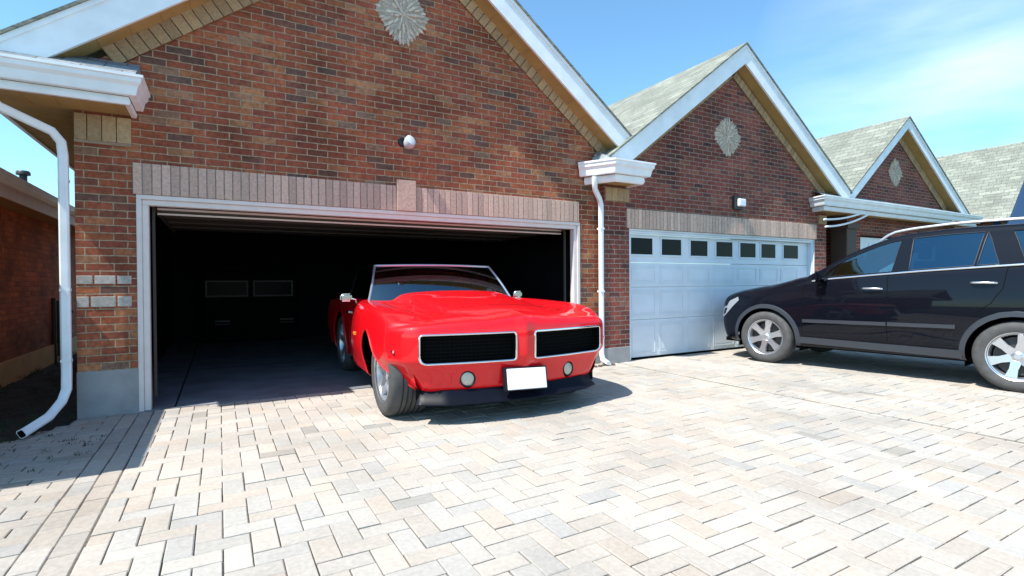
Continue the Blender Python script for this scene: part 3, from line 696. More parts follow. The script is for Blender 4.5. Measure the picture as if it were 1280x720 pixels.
m_ = MB(); m_.box(11.62, 12.0, 6.05, 6.4, 0.0, 2.48, bev=.02); m_.box(11.58, 12.04, 6.01, 6.44, 2.36, 2.48, bev=.01); m_.build('porch_column', 'brown', h3)
m_ = MB(); m_.box(12.5, 16.35, W3 + .12, W3 + .16, 0.02, 2.24)
for k in range(8):
    for r in range(4): a = 12.56 + k * .475; m_.box(a, a + .37, W3 + .108, W3 + .1195, .08 + r * .54, .48 + r * .54)
m_.build('garage_door', 'door', h3, bevel=.004)
m_ = MB(); rake_row(m_, 12.1, 3.02, 14.04, 4.60, .18, W3 - .03, W3 + .03, .115); rake_row(m_, 16.5, 3.0, 14.04, 4.60, .18, W3 - .03, W3 + .03, .115); m_.build('gable_trim', 'soldier', h3, tones=True)
medallion(h3, 13.98, 3.80, .33, .34, W3, 8)
roof_set(h3, 14.05, 5.05, 11.50, .78, 17.36, .645, 5.95, 13.2, fasc=.24, wall_y=W3)
m_ = MB(); m_.sweep_plan([(10.52, W2 - .004), (10.42, 5.86), (17.5, 5.86), (17.5, 12.5)], GUT(2.745, 2.93)); m_.build('gutter', 'white', h3)
m_ = MB(); m_.sweep_plan([(10.56, W2 - .004), (10.48, 5.90), (17.44, 5.90), (17.44, 12.5)], [(0, 2.65), (.03, 2.65), (.05, 2.68), (.03, 2.74), (0, 2.74)]); m_.build('eave_board', 'white', h3)
m_ = MB(); m_.box(10.5, 17.4, 5.905, W2 - .005, 2.665, 2.68); m_.box(11.03, 12.1, W2 - .004, 7.59, 2.665, 2.68)
m_.build('soffit', 'soffit', h3)
m_ = MB(); m_.add([(10.42, 5.79, 2.93), (17.5, 5.79, 2.93), (17.5, W3 - .004, 3.08), (10.52, W2 - .004, 3.08)], [(0, 1, 2, 3)]); m_.build('return_roof', 'shingle_front', h3)
m_ = MB(); m_.box(10.72, 11.0, W2 - .03, W2 + .05, 2.42, 2.60, t_tan(), bev=.004); m_.build('corner_block', 'soldier', h3, tones=True)
def arc3(a, b, sag, n=14):
    a, b = Vector(a), Vector(b); out = []
    for i in range(n + 1):
        t = i / n; p = a.lerp(b, t); p.z -= sag * 4 * t * (1 - t); out.append(p)
    return out
for (a, b, s_) in (((10.45, 5.87, 2.47), (12.0, 5.87, 2.72), .05), ((10.5, 5.87, 2.33), (12.2, 5.87, 2.70), .07)):
    m_ = MB(); m_.tube(arc3(a, b, s_), .02, 8); c_ = m_.build('hanging_cable', 'white', h3, smooth=True)

# ---- house 4 (far right), blue siding gable
h4 = empty('blue_house', (22.3, 6.1, 0))
tag(h4, 'far right house with blue gable siding and pale shingle roof beyond the SUV', 'house')
m_ = MB(); gable_wall(m_, [(20.3, 0), (24.4, 0), (24.4, 3.0), (22.3, 5.2), (20.3, 3.0)], [(21.0, 23.6, 0.001, 2.2)], 6.15, 6.4); m_.build('wall', 'blue', h4)
m_ = MB(); m_.box(20.3, 20.5, 6.401, 13, 0, 3.0); m_.build('side_wall', 'brick_side', h4)
m_ = MB(); m_.box(21.05, 23.55, 6.3, 6.35, .02, 2.15)
m_.build('garage_door', 'door', h4)
m_ = MB(); m_.box(20.9, 21.0, 6.10, 6.149, 0, 2.3); m_.box(23.6, 23.7, 6.10, 6.149, 0, 2.3); m_.box(21.001, 23.599, 6.10, 6.149, 2.2, 2.3); m_.build('door_frame', 'white', h4)
roof_set(h4, 22.3, 5.60, 19.95, 1.09, 24.6, 1.09, 5.95, 13.0, fasc=.28, fcol='blue', wall_y=6.15)

# ---- neighbour on the left
hn = empty('neighbour_house', (-2.45, 8.5, 0))
tag(hn, 'shaded brick side wall of the house at far left with tan footing and low eave', 'house')
NX = -2.45
m_ = MB(); m_.box(NX - 5, NX, 4.55, 15.5, 0.27, 2.28); m_.build('wall', 'brick_neighbour', hn)
m_ = MB(); m_.box(NX - 5.01, NX + .03, 4.53, 15.53, -.06, .27); m_.build('footing', 'footing', hn)
m_ = MB(); m_.box(NX - 5.3, NX + .31, 4.1, 15.8, 2.27, 2.285)
m_.build('soffit', 'soffit', hn)
m_ = MB(); m_.sweep_plan([(NX - 5.3, 4.08), (NX + .33, 4.08), (NX + .33, 15.8)][::-1], [(0, 2.25), (-.02, 2.25), (-.02, 2.42), (0, 2.42)]); m_.build('fascia', 'jamb', hn)
m_ = MB(); m_.sweep_plan([(NX + .335, 4.08), (NX + .335, 15.8)], [(0, 2.40), (.04, 2.40), (.06, 2.45), (.07, 2.53), (0.0, 2.53)]); m_.build('gutter', 'white', hn)
m_ = MB(); m_.add([(NX + .40, 4.03, 2.535), (NX + .40, 15.85, 2.535), (NX - 2.5, 15.85, 3.9), (NX - 2.5, 4.03, 3.9), (NX - 5.35, 4.03, 2.535), (NX - 5.35, 15.85, 2.535)], [(0, 1, 2, 3), (3, 2, 5, 4)])
m_.build('roof', 'shingle', hn)
m_ = MB(); m_.prism([(NX - 5.0, 2.29), (NX - .02, 2.29), (NX - 2.5, 3.80)], fz, 4.56, 4.75); m_.build('gable_wall', 'brick_neighbour', hn)
m_ = MB(); m_.lathe([(0, .11), (.09, .11), (.11, .08), (.11, 0.03), (.06, 0.03), (.06, -.12), (0, -.12)], (0, 0, 0), 20)
xf(m_, Matrix.Translation((-2.5, 10.15, 2.74 + .12)) @ Matrix.Rotation(-PI / 2, 4, 'Y') @ Matrix.Scale(.75, 4)); m_.build('roof_vent', 'dark_metal', hn, smooth=True)
m_ = MB(); m_.tube([(NX + .02, 11.3, -.05), (NX + .02, 11.3, 1.05)], .035, 10); m_.box(NX + .001, NX + .06, 11.45, 11.52, .05, 1.0); m_.build('wall_pipe', 'dark_metal', hn)
m_ = MB(); m_.tube([(NX, 12.2, .80), (NX + .07, 12.2, .80), (NX + .10, 12.2, .76)], .015, 8); m_.tube([(NX + .06, 12.14, .84), (NX + .06, 12.26, .84)], .01, 8); m_.build('garden_tap', 'dark_metal', hn)

for h_ in (h1, h2, h3, h4, hn): rebase(h_)

# storage cabinet deep inside the garage, pale framed glass doors over two drawers
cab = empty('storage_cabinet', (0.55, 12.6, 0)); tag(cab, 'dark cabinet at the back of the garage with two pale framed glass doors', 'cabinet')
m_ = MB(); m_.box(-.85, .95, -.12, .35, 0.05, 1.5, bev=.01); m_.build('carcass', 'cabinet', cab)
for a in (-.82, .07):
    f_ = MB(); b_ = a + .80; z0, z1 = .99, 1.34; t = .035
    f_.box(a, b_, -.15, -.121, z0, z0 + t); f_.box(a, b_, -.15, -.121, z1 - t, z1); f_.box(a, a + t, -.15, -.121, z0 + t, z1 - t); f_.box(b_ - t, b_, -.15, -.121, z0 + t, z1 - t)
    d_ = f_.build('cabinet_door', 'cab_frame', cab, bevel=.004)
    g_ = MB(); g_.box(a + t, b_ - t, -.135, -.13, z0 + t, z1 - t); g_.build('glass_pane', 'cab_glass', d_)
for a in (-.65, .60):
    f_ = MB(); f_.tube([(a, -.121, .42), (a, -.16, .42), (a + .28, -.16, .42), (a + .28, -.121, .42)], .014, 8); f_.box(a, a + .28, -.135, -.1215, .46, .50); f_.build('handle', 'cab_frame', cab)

# splash stones at the foot of the middle downspout
for i in range(5):
    bm = bmesh.new(); bmesh.ops.create_icosphere(bm, subdivisions=2, radius=.035)
    for v in bm.verts: v.co *= random.uniform(.75, 1.15); v.co.z *= .5
    m_ = MB(); m_.bm(bm); bm.free()
    o = m_.build('stone', 'joint', None, smooth=True); o.location = (4.80 + i * .085, 6.03 + random.uniform(-.03, .03), .012)
    o['label'] = 'small dark stone lying at the foot of the middle downspout'; o['category'] = 'stone'; o['group'] = 'stones under the middle downspout'

# ================================================================== vehicles
def pchip(xs, ys, x):
    """monotone cubic interpolation, vectorised over columns"""
    xs = np.asarray(xs, float); ys = np.asarray(ys, float); h = np.diff(xs); d = (ys[1:] - ys[:-1]) / h[:, None]
    m = np.zeros_like(ys); n = len(xs)
    for i in range(1, n - 1):
        a, b = d[i - 1], d[i]; ok = (a * b) > 0; w1 = 2 * h[i] + h[i - 1]; w2 = h[i] + 2 * h[i - 1]
        with np.errstate(all='ignore'): m[i] = np.where(ok, (w1 + w2) / (w1 / np.where(ok, a, 1) + w2 / np.where(ok, b, 1)), 0)
    m[0], m[-1] = d[0], d[-1]
    i = int(min(max(np.searchsorted(xs, x) - 1, 0), n - 2)); t = min(max((x - xs[i]) / h[i], 0), 1)
    return (2*t**3 - 3*t**2 + 1) * ys[i] + (t**3 - 2*t**2 + t) * h[i] * m[i] + (-2*t**3 + 3*t**2) * ys[i+1] + (t**3 - t**2) * h[i] * m[i+1]

class Loft:
    """half sections keyed along d; param t in [-N, N]; |t| runs from N at the bottom edge to 0 at the centre line"""
    def __init__(s, keys):
        s.ds = [k[0] for k in keys]; s.P = [np.array(k[1], float).ravel() for k in keys]; s.n = len(keys[0][1]); s.N = s.n - 1; s.cache = {}
    def sec(s, d):
        k = round(d, 4)
        if k not in s.cache: s.cache[k] = pchip(s.ds, s.P, d).reshape(-1, 2)
        return s.cache[k]
    def half(s, d, q):
        P = s.sec(d); q = min(max(q, 0), s.N - 1e-9); i = int(q); t = q - i
        p1, p2 = P[i], P[i + 1]
        p0 = P[i - 1] if i > 0 else 2 * p1 - p2
        if i + 2 <= s.N: p3 = P[i + 2]
        else: p3 = np.array([-P[i][0], P[i][1]])          # mirror over the centre line
        m1 = (p2 - p0) * .5; m2 = (p3 - p1) * .5
        L_ = np.linalg.norm(p2 - p1)
        for m_ in (m1, m2):
            l = np.linalg.norm(m_)
            if l > 1.3 * L_: m_ *= 1.3 * L_ / l
        r = (2*t**3 - 3*t**2 + 1) * p1 + (t**3 - 2*t**2 + t) * m1 + (-2*t**3 + 3*t**2) * p2 + (t**3 - t**2) * m2
        return r
    def map(s, d, t):
        r = s.half(d, s.N - abs(t)); return (r[0] if t > 0 else -r[0], d, r[1])
    def t_at_z(s, d, z, lo, hi, sg):
        """param t on side sg where height is z, searching half index lo..hi"""
        best, bq = 1e9, lo
        for k in range(61):
            q = lo + (hi - lo) * k / 60; e = abs(s.half(d, q)[1] - z)
            if e < best: best, bq = e, q
        st = (hi - lo) / 60
        for k in range(21):
            q = bq - st + 2 * st * k / 20
            if lo <= q <= hi:
                e = abs(s.half(d, q)[1] - z)
                if e < best: best, bq2 = e, q; bq = q
        return sg * (s.N - bq)
    def normal(s, d, t):
        e = 1e-3; p = np.array(s.map(d, t)); a = np.array(s.map(d + e, t)) - np.array(s.map(d - e, t)); b = np.array(s.map(d, t + e)) - np.array(s.map(d, t - e))
        n = np.cross(a, b); l = np.linalg.norm(n); n = n / l if l > 1e-12 else np.array([0, 0, 1.])
        c = np.array([0, p[1], .6]); 
        if n @ (p - c) < 0: n = -n
        return n

def in_poly(pts, poly):
    pts = np.asarray(pts); c = np.zeros(len(pts), bool); n = len(poly)
    for i in range(n):
        x1, y1 = poly[i]; x2, y2 = poly[(i + 1) % n]
        if y1 == y2: continue
        m = ((y1 > pts[:, 1]) != (y2 > pts[:, 1])) & (pts[:, 0] < (x2 - x1) * (pts[:, 1] - y1) / (y2 - y1) + x1)
        c ^= m
    return c
def densify(poly, st, tsc):
    out = []
    for i in range(len(poly)):
        a, b = poly[i], poly[(i + 1) % len(poly)]; l = math.hypot(b[0] - a[0], (b[1] - a[1]) * tsc); k = max(1, int(l / st))
        for j in range(k): out.append((a[0] + (b[0] - a[0]) * j / k, a[1] + (b[1] - a[1]) * j / k))
    return out

def sheet(fmap, dd, tt, loops, tsc=.15, st=.03):
    """returns list of triangles per region: 0 = outside all loops, i = inside loop i (1-based). fmap(d,t)->3D"""
    d0, d1, t0, t1 = dd[0], dd[-1], tt[0], tt[-1]
    loops = [densify(l, st, tsc) for l in loops]
    pts = []; loop_pts = np.array([p for l in loops for p in l]) if loops else np.zeros((0, 2))
    for d in dd:
        for t in tt:
            edge = d in (d0, d1) or t in (t0, t1)
            if len(loop_pts) and not edge:
                q = np.hypot(loop_pts[:, 0] - d, (loop_pts[:, 1] - t) * tsc)
                if q.min() < st * .45: continue
            pts.append((d, t))
    edges = []; V = [Vector((p[0], p[1] * tsc)) for p in pts]
    for l in loops:
        k = len(V); V += [Vector((min(max(p[0], d0), d1), min(max(p[1], t0), t1) * tsc)) for p in l]; n = len(l); edges += [(k + i, k + (i + 1) % n) for i in range(n)]
    v, e, f, _, _, _ = delaunay_2d_cdt(V, edges, [], 0, 1e-6)
    v2 = [(p[0], p[1] / tsc) for p in v]
    cen = np.array([[sum(v2[i][0] for i in t) / 3, sum(v2[i][1] for i in t) / 3] for t in f])
    reg = np.zeros(len(f), int)
    for i, l in enumerate(loops): reg[in_poly(cen, l)] = i + 1
    V3 = [fmap(p[0], p[1]) for p in v2]
    return V3, f, reg
def sub_mesh(name, V3, f, reg, ids, m, parent, off=0.0, flipref=None, solid=0.0):
    sel = [t for t, r in zip(f, reg) if r in ids]; used = sorted({i for t in sel for i in t}); ix = {u: i for i, u in enumerate(used)}
    vs = [V3[u] for u in used]; fs = [tuple(ix[i] for i in t) for t in sel]
    o = link_mesh(name, vs, fs, m, parent, True)
    bm = bmesh.new(); bm.from_mesh(o.data); bmesh.ops.recalc_face_normals(bm, faces=bm.faces)
    # make normals point away from the inside reference
    ref = Vector(flipref or (0, 2, .5)); s_ = sum((fc.calc_center_median() - ref).dot(fc.normal) * fc.calc_area() for fc in bm.faces)
    if s_ < 0: bmesh.ops.reverse_faces(bm, faces=bm.faces)
    bm.normal_update()
    if off:
        nn = {v: v.normal.copy() for v in bm.verts}
        for v in bm.verts: v.co += nn[v] * off
    for fc in bm.faces: fc.smooth = True
    bm.to_mesh(o.data); bm.free()
    if solid:
        md = o.modifiers.new('solid', 'SOLIDIFY'); md.thickness = solid; md.offset = -1; md.use_rim = True
    return o
def circ(c, r, n=40, a0=0, a1=2 * PI): return [(c[0] + r * math.cos(a0 + (a1 - a0) * i / n), c[1] + r * math.sin(a0 + (a1 - a0) * i / n)) for i in range(n)]
def rrect(x0, x1, z0, z1, r, n=6, radii=None):
    rs = radii or (r, r, r, r); out = []
    for (cx_, cz_, a, r_) in ((x1 - rs[0], z1 - rs[0], 0, rs[0]), (x0 + rs[1], z1 - rs[1], 90, rs[1]), (x0 + rs[2], z0 + rs[2], 180, rs[2]), (x1 - rs[3], z0 + rs[3], 270, rs[3])):
        for k in range(n + 1): th = math.radians(a + 90 * k / n); out.append((cx_ + r_ * math.cos(th), cz_ + r_ * math.sin(th)))
    return out
def strip_on(loft, line, w, off, side, lo, hi, name, m, parent, h=None, up=True):
    """a raised strip following (d,z) points on the body side"""
    vs = []; 
    for (d, z) in line:
        z0, z1 = z - w / 2, z + w / 2
        a = loft.t_at_z(d, z0, lo, hi, side); b = loft.t_at_z(d, z1, lo, hi, side)
        for t, o_ in ((a, 0.0), (a, off), (b, off), (b, 0.0)):
            p = np.array(loft.map(d, t)); n = loft.normal(d, t); p = p + n * (o_ if o_ else -.002); vs.append(tuple(p))
    fs = []
    for i in range(len(line) - 1):
        for k in range(3): fs.append((i * 4 + k, i * 4 + k + 1, (i + 1) * 4 + k + 1, (i + 1) * 4 + k))
    fs += [(0, 1, 2, 3), tuple(range(len(line) * 4 - 4, len(line) * 4))]
    m_ = MB(); m_.add(vs, fs); return m_.build(name, m, parent, smooth=True)
def line_on(loft, pts, r, side, lo, hi, mb_, dense=.04, off=0.0):
    """thin tube along (d,z) polyline on the side"""
    out = []
    for i in range(len(pts) - 1):
        a, b = pts[i], pts[i + 1]; k = max(1, int(math.hypot(b[0] - a[0], b[1] - a[1]) / dense))
        for j in range(k + (i == len(pts) - 2)): out.append((a[0] + (b[0] - a[0]) * j / k, a[1] + (b[1] - a[1]) * j / k))
    P = []
    for d, z in out:
        t = loft.t_at_z(d, z, lo, hi, side); p = np.array(loft.map(d, t)) + loft.normal(d, t) * off; P.append(tuple(p))
    mb_.tube(P, r, 6)

def wheel(root, c, R, w, rimR, spokes, sgn, style='star', dish=0.05):
    """wheel whose outer face looks to local x*sgn; c = centre of the outer face plane"""
    wh = empty('wheel', c); wh.parent = root
    hw = w
    prof = [(rimR - .012, .012), (rimR + .004, 0.004), (rimR + .02, -.004), (R * .84, -.012), (R * .93, 0.000), (R * .965, .014), (R * .985, .030), (R, .05)]
    # grooved tread
    x = .05; ng = 5; lw = (w - .10) / (ng + 1)
    for k in range(ng):
        x += lw - .006; prof += [(R, x), (R - .016, x + .001), (R - .016, x + .014), (R, x + .015)]; x += .006
    prof += [(R, w - .05), (R * .985, w - .03), (R * .95, w - .01), (R * .84, w), (rimR, w - .01), (rimR - .01, w - .02)]
    m_ = MB(); m_.lathe([(r, -a) for r, a in prof], (0, 0, 0), 72, sgn=sgn)
    m_.build('tyre', 'rubber', wh, smooth=True)
    m_ = MB()
    rp = [(rimR - .010, .012), (rimR + .004, .002), (rimR + .004, .012), (rimR - .018, .02), (rimR - .03, dish + .03), (rimR - .035, w - .03)]
    m_.lathe([(r, -a) for r, a in rp], (0, 0, 0), 60, sgn=sgn)
    m_.lathe([(0, -dish + .012), (.03, -dish + .012), (.035, -dish + .004), (.055, -dish - .004), (.075, -dish - .012), (.075, -dish - .05), (0, -dish - .05)], (0, 0, 0), 30, sgn=sgn)
    for k in range(spokes):
        th = 2 * PI * k / spokes + .3
        def pt(r, lat, ax): return (sgn * -ax, r * math.cos(th) - lat * math.sin(th), r * math.sin(th) + lat * math.cos(th))
        w0, w1 = (.030, .045) if style == 'star' else (.028, .036)
        if style == 'star': w0, w1 = .046, .040
        ra, rb = .055, rimR - .022
        rm = (ra + rb) / 2
        vs = [pt(ra, -w0, dish + .002), pt(ra, w0, dish + .002), pt(rm, w0 * .8, dish - .012), pt(rm, -w0 * .8, dish - .012), pt(rb, w1 + .012, dish - .02), pt(rb, -w1 - .012, dish - .02),
              pt(ra, -w0, dish + .05), pt(ra, w0, dish + .05), pt(rm, w0 * .8, dish + .03), pt(rm, -w0 * .8, dish + .03), pt(rb, w1 + .012, dish + .02), pt(rb, -w1 - .012, dish + .02)]
        m_.add(vs, [(0, 1, 2, 3), (3, 2, 4, 5), (6, 9, 8, 7), (9, 11, 10, 8), (0, 3, 9, 6), (3, 5, 11, 9), (1, 7, 8, 2), (2, 8, 10, 4), (5, 4, 10, 11), (0, 6, 7, 1)])
    m_.build('rim', 'alloy', wh, smooth=True, bevel=0)
    m_ = MB(); m_.lathe([(0, -dish - .055), (.13, -dish - .055), (rimR - .05, -dish - .06), (rimR - .04, -w + .03), (0, -w + .03)], (0, 0, 0), 30, sgn=sgn); m_.build('brake_disc', 'dark_metal', wh)
    return wh

# ------------------------------------------------------------------ red car.  local frame: x lateral, y backwards from the nose, z up
car = empty('muscle_car', (2.455, 4.05, 0), math.radians(-1.0))
tag(car, 'bright red classic muscle car with twin black grilles nosing out of the open garage', 'car')
RK = [
 (0.28, [(.86, .30), (.95, .32), (.99, .42), (1.01, .58), (1.02, .72), (1.00, .83), (.96, .885), (.88, .905), (.76, .915), (.60, .925), (.42, .94), (.20, .955), (0, .962)]),
 (0.44, [(.90, .30), (.99, .32), (1.07, .42), (1.165, .58), (1.185, .74), (1.16, .86), (1.10, .915), (.95, .930), (.79, .938), (.62, .945), (.46, .965), (.22, .992), (0, 1.0)]),
 (0.60, [(.92, .29), (1.07, .31), (1.14, .44), (1.215, .60), (1.22, .76), (1.195, .90), (1.145, .962), (.99, .972), (.80, .955), (.60, .950), (.52, .988), (.25, 1.016), (0, 1.028)]),
 (0.85, [(.92, .29), (1.13, .31), (1.19, .44), (1.235, .60), (1.24, .78), (1.215, .93), (1.165, 1.00), (1.00, 1.008), (.82, .962), (.62, .960), (.53, 1.022), (.26, 1.050), (0, 1.058)]),
 (1.30, [(.92, .28), (1.13, .30), (1.19, .43), (1.235, .60), (1.235, .79), (1.205, .95), (1.155, 1.02), (1.00, 1.03), (.83, .985), (.64, .985), (.55, 1.080), (.28, 1.110), (0, 1.115)]),
 (1.75, [(.92, .28), (1.12, .30), (1.17, .43), (1.205, .60), (1.20, .79), (1.17, .95), (1.12, 1.03), (1.0, 1.045), (.84, 1.01), (.66, 1.02), (.57, 1.130), (.29, 1.158), (0, 1.163)]),
 (1.95, [(.92, .28), (1.11, .30), (1.15, .43), (1.175, .60), (1.17, .79), (1.14, .95), (1.09, 1.03), (1.0, 1.05), (.86, 1.04), (.69, 1.05), (.58, 1.125), (.28, 1.15), (0, 1.155)]),
 (2.25, [(.92, .28), (1.08, .30), (1.11, .43), (1.13, .60), (1.125, .78), (1.10, .93), (1.05, 1.02), (.98, 1.055), (.88, 1.06), (.72, 1.06), (.58, 1.06), (.28, 1.06), (0, 1.06)]),
 (3.00, [(.90, .28), (1.00, .30), (1.02, .43), (1.035, .60), (1.03, .78), (1.01, .95), (.98, 1.04), (.94, 1.065), (.86, 1.07), (.72, 1.07), (.58, 1.07), (.28, 1.07), (0, 1.07)]),
 (4.60, [(.88, .32), (.98, .34), (1.00, .45), (1.02, .60), (1.015, .78), (1.0, .92), (.97, 1.0), (.92, 1.02), (.85, 1.02), (.7, 1.02), (.55, 1.02), (.28, 1.02), (0, 1.02)]),
 (5.10, [(.80, .42), (.92, .44), (.95, .52), (.97, .62), (.965, .76), (.95, .86), (.92, .93), (.86, .95), (.78, .95), (.65, .955), (.5, .955), (.25, .96), (0, .96)]),
]
RL = Loft(RK)
AX1, AX2, AZ, AR = 0.79, 3.62, .40, .475
loops = []
def arch_loop(L_, sd, ax, r=AR, az=AZ, lo=.9, hi=6.2, zb=.27):
    pts = []
    for i in range(33):
        th = PI + .35 - (PI + .70) * i / 32; d, z = ax - r * math.cos(th) * -1, az + r * math.sin(th)
        pts.append((d, L_.t_at_z(d, max(z, zb), lo, hi, sd)))
    # close across the rocker bottom edge, which is open
    pts = pts + [(pts[-1][0], sd * L_.N * 1.0), (pts[0][0], sd * L_.N * 1.0)]
    return pts
FRONT_ARCH = [(.37, .27), (.38, .335), (.47, .375), (.56, .43), (.65, .50), (.735, .585), (.81, .68), (.89, .755), (.98, .80), (1.08, .80), (1.16, .75), (1.22, .65), (1.255, .50), (1.265, .38), (1.265, .27)]
def smooth_line(P, n=3):
    out = []
    for i in range(len(P) - 1):
        p0 = P[max(i - 1, 0)]; p1 = P[i]; p2 = P[i + 1]; p3 = P[min(i + 2, len(P) - 1)]
        for k in range(n):
            t = k / n; out.append(tuple(.5 * ((2 * p1[c]) + (-p0[c] + p2[c]) * t + (2*p0[c] - 5*p1[c] + 4*p2[c] - p3[c]) * t * t + (-p0[c] + 3*p1[c] - 3*p2[c] + p3[c]) * t**3) for c in (0, 1)))
    return out + [P[-1]]
FA = smooth_line(FRONT_ARCH)
def poly_arch(L_, sd, P, lo, hi, zb=.285):
    pts = [(d, L_.t_at_z(d, max(z, zb), lo, hi, sd)) for d, z in P]
    return pts + [(pts[-1][0], sd * L_.N * 1.0), (pts[0][0], sd * L_.N * 1.0)]
for sd in (-1, 1):
    loops.append(poly_arch(RL, sd, FA, .9, 6.2)); loops.append(arch_loop(RL, sd, AX2))
dd = list(np.linspace(.28, 5.10, 150)); tt = sorted(set([round(v, 5) for v in np.linspace(-12, 12, 121)]))
V3, f, reg = sheet(RL.map, dd, tt, loops, tsc=.15, st=.03)
body = sub_mesh('body', V3, f, reg, [0], 'red', car, flipref=(0, 2.5, .55))
# ---- front fascia shell
def plan(a):
    """plan curve of the nose by arc length a from the centre: returns x, y, inward normal"""
    s_ = 1 if a >= 0 else -1; a = abs(a)
    return s_, a
_pc = []
xx = 0.0
N_ = 400
for i in range(N_ + 1):
    u = i / N_
    # parametrised by angle-like u: straight prow then tight rounded corner then side
    if u < .72:
        x = 1.0 * (u / .72) * .955; y = .035 + .16 * x ** 1.6
    else:
        k = (u - .72) / .28; x0_ = .955; y0_ = .035 + .16 * .955 ** 1.6
        # cubic bezier to the side
        P0 = (x0_, y0_); P1 = (x0_ + .055, y0_ + .014); P2 = (1.10, y0_ + .05); P3 = (1.18, .44)
        x = (1-k)**3*P0[0] + 3*(1-k)**2*k*P1[0] + 3*(1-k)*k*k*P2[0] + k**3*P3[0]; y = (1-k)**3*P0[1] + 3*(1-k)**2*k*P1[1] + 3*(1-k)*k*k*P2[1] + k**3*P3[1]
    _pc.append((x, y))
_pc = np.array(_pc); _al = np.concatenate([[0], np.cumsum(np.hypot(*np.diff(_pc, axis=0).T))]); AMAX = float(_al[-1])
def plan_at(a):
    s_ = 1 if a >= 0 else -1; q = min(abs(a), AMAX - 1e-6)
    x = np.interp(q, _al, _pc[:, 0]); y = np.interp(q, _al, _pc[:, 1]); e = .012
    x2 = np.interp(min(q + e, AMAX), _al, _pc[:, 0]); y2 = np.interp(min(q + e, AMAX), _al, _pc[:, 1]); x1_ = np.interp(max(q - e, 0), _al, _pc[:, 0]); y1_ = np.interp(max(q - e, 0), _al, _pc[:, 1])
    tx, ty = x2 - x1_, y2 - y1_; l = math.hypot(tx, ty); tx, ty = tx / l, ty / l
    nx, ny = -ty, tx                     # inward
    if q < .05: k = q / .05; nx *= k; l = math.hypot(nx, ny); nx, ny = nx / l, ny / l
    return s_ * x, y, s_ * nx, ny
PR = np.array([(.16, .285), (.07, .293), (.048, .33), (.042, .40), (.034, .48), (.02, .53), (.004, .56), (0.0, .62), (.0, .70), (.002, .79), (.008, .845), (.024, .888), (.06, .912), (.13, .930), (.20, .945), (.27, .955)])
_pl = np.concatenate([[0], np.cumsum(np.hypot(*np.diff(PR, axis=0).T))]); PMAX = float(_pl[-1])
def prof_at(b):
    q = min(max(b, 0), PMAX); return pchip(_pl, PR, q)
def b_at_z(z):
    return float(np.interp(z, PR[:, 1], _pl))
_prc = {}
def fas(a, b, off=0.0):
    k = round(b, 5)
    if k not in _prc: _prc[k] = prof_at(b)
    o_, z = _prc[k]; x, y, nx, ny = plan_at(a)
    cr_ = max(0, 1 - abs(x) / .34)                       # centre beak: peak runs up into the hood
    lift = .035 * cr_ * min(max((z - .80) / .12, 0), 1); prow = .022 * max(0, 1 - abs(x) / .10)
    if abs(x) > .5: lift -= .028 * ((abs(x) - .5) / .5) * min(max((z - .80) / .12, 0), 1)
    o_ = min(o_, max(abs(x) * 1.0, .27)) - off
    X = x + nx * o_; 
    if x * X < 0: X = 0
    if z < .56:
        w_ = min(max((abs(X) - .45) / .6, 0), 1); X *= 1 - .13 * w_ * ((.56 - z) / .27)
    return (X, y + ny * o_ - prow, z + lift)
def bl(z): return b_at_z(z)
ga0, ga1 = .10, .985
gl = [rrect(ga0, ga1, bl(.545), bl(.800), .03, radii=(.03, .03, .03, .07)), None]
gl[1] = [(-a, b) for a, b in gl[0]][::-1]
fl_ = [circ((.56, bl(.39)), .078, 28), circ((-.56, bl(.39)), .078, 28)]
aa = list(np.linspace(-AMAX, AMAX, 131)); bb = list(np.linspace(0, PMAX, 34))
V3, f, reg = sheet(lambda a, b: fas(a, b), aa, bb, gl + fl_, tsc=1.0, st=.022)
sub_mesh('front_fascia', V3, f, reg, [0], 'red', car, flipref=(0, 1.2, .6))
for gi, lp in enumerate(gl):
    gr = MB(); L2 = densify(lp, .03, 1); n = len(L2)
    # recess walls and back
    fr = [fas(a, b) for a, b in L2]; bk = [(p[0] * .985, p[1] + .10, p[2]) for p in fr]
    gr.add(fr + bk, [(i, (i + 1) % n, n + (i + 1) % n, n + i) for i in range(n)]); 
    cxm = sum(p[0] for p in bk) / n; cym = sum(p[1] for p in bk) / n; czm = sum(p[2] for p in bk) / n
    gr.add(bk + [(cxm, cym + .0, czm)], [(i, (i + 1) % n, n) for i in range(n)])
    go = gr.build('grille', 'void', car)
    # mesh of the grille: fine horizontal bars
    ba = MB(); s_ = 1 if gi == 0 else -1
    for k in range(1, 8):
        z = .545 + (.80 - .545) * k / 8; P = []
        for j in range(19):
            a = s_ * (ga0 + .02 + (ga1 - ga0 - .045) * j / 18); p = fas(a, bl(z)); P.append((p[0], p[1] + .055, p[2]))
        ba.tube(P, .0035, 5)
    for j in range(1, 22):
        a = s_ * (ga0 + .01 + (ga1 - ga0 - .02) * j / 22); p = fas(a, bl(.56)); q = fas(a, bl(.79)); ba.tube([(p[0], p[1] + .058, p[2]), (q[0], q[1] + .058, q[2])], .0025, 5)
    ba.build('grille_bars', 'grille_black', go)
    tr = MB(); tr.tube([fas(a, b, .004) for a, b in L2], .0105, 8, closed=True); tr.build('grille_trim', 'chrome', go, smooth=True)
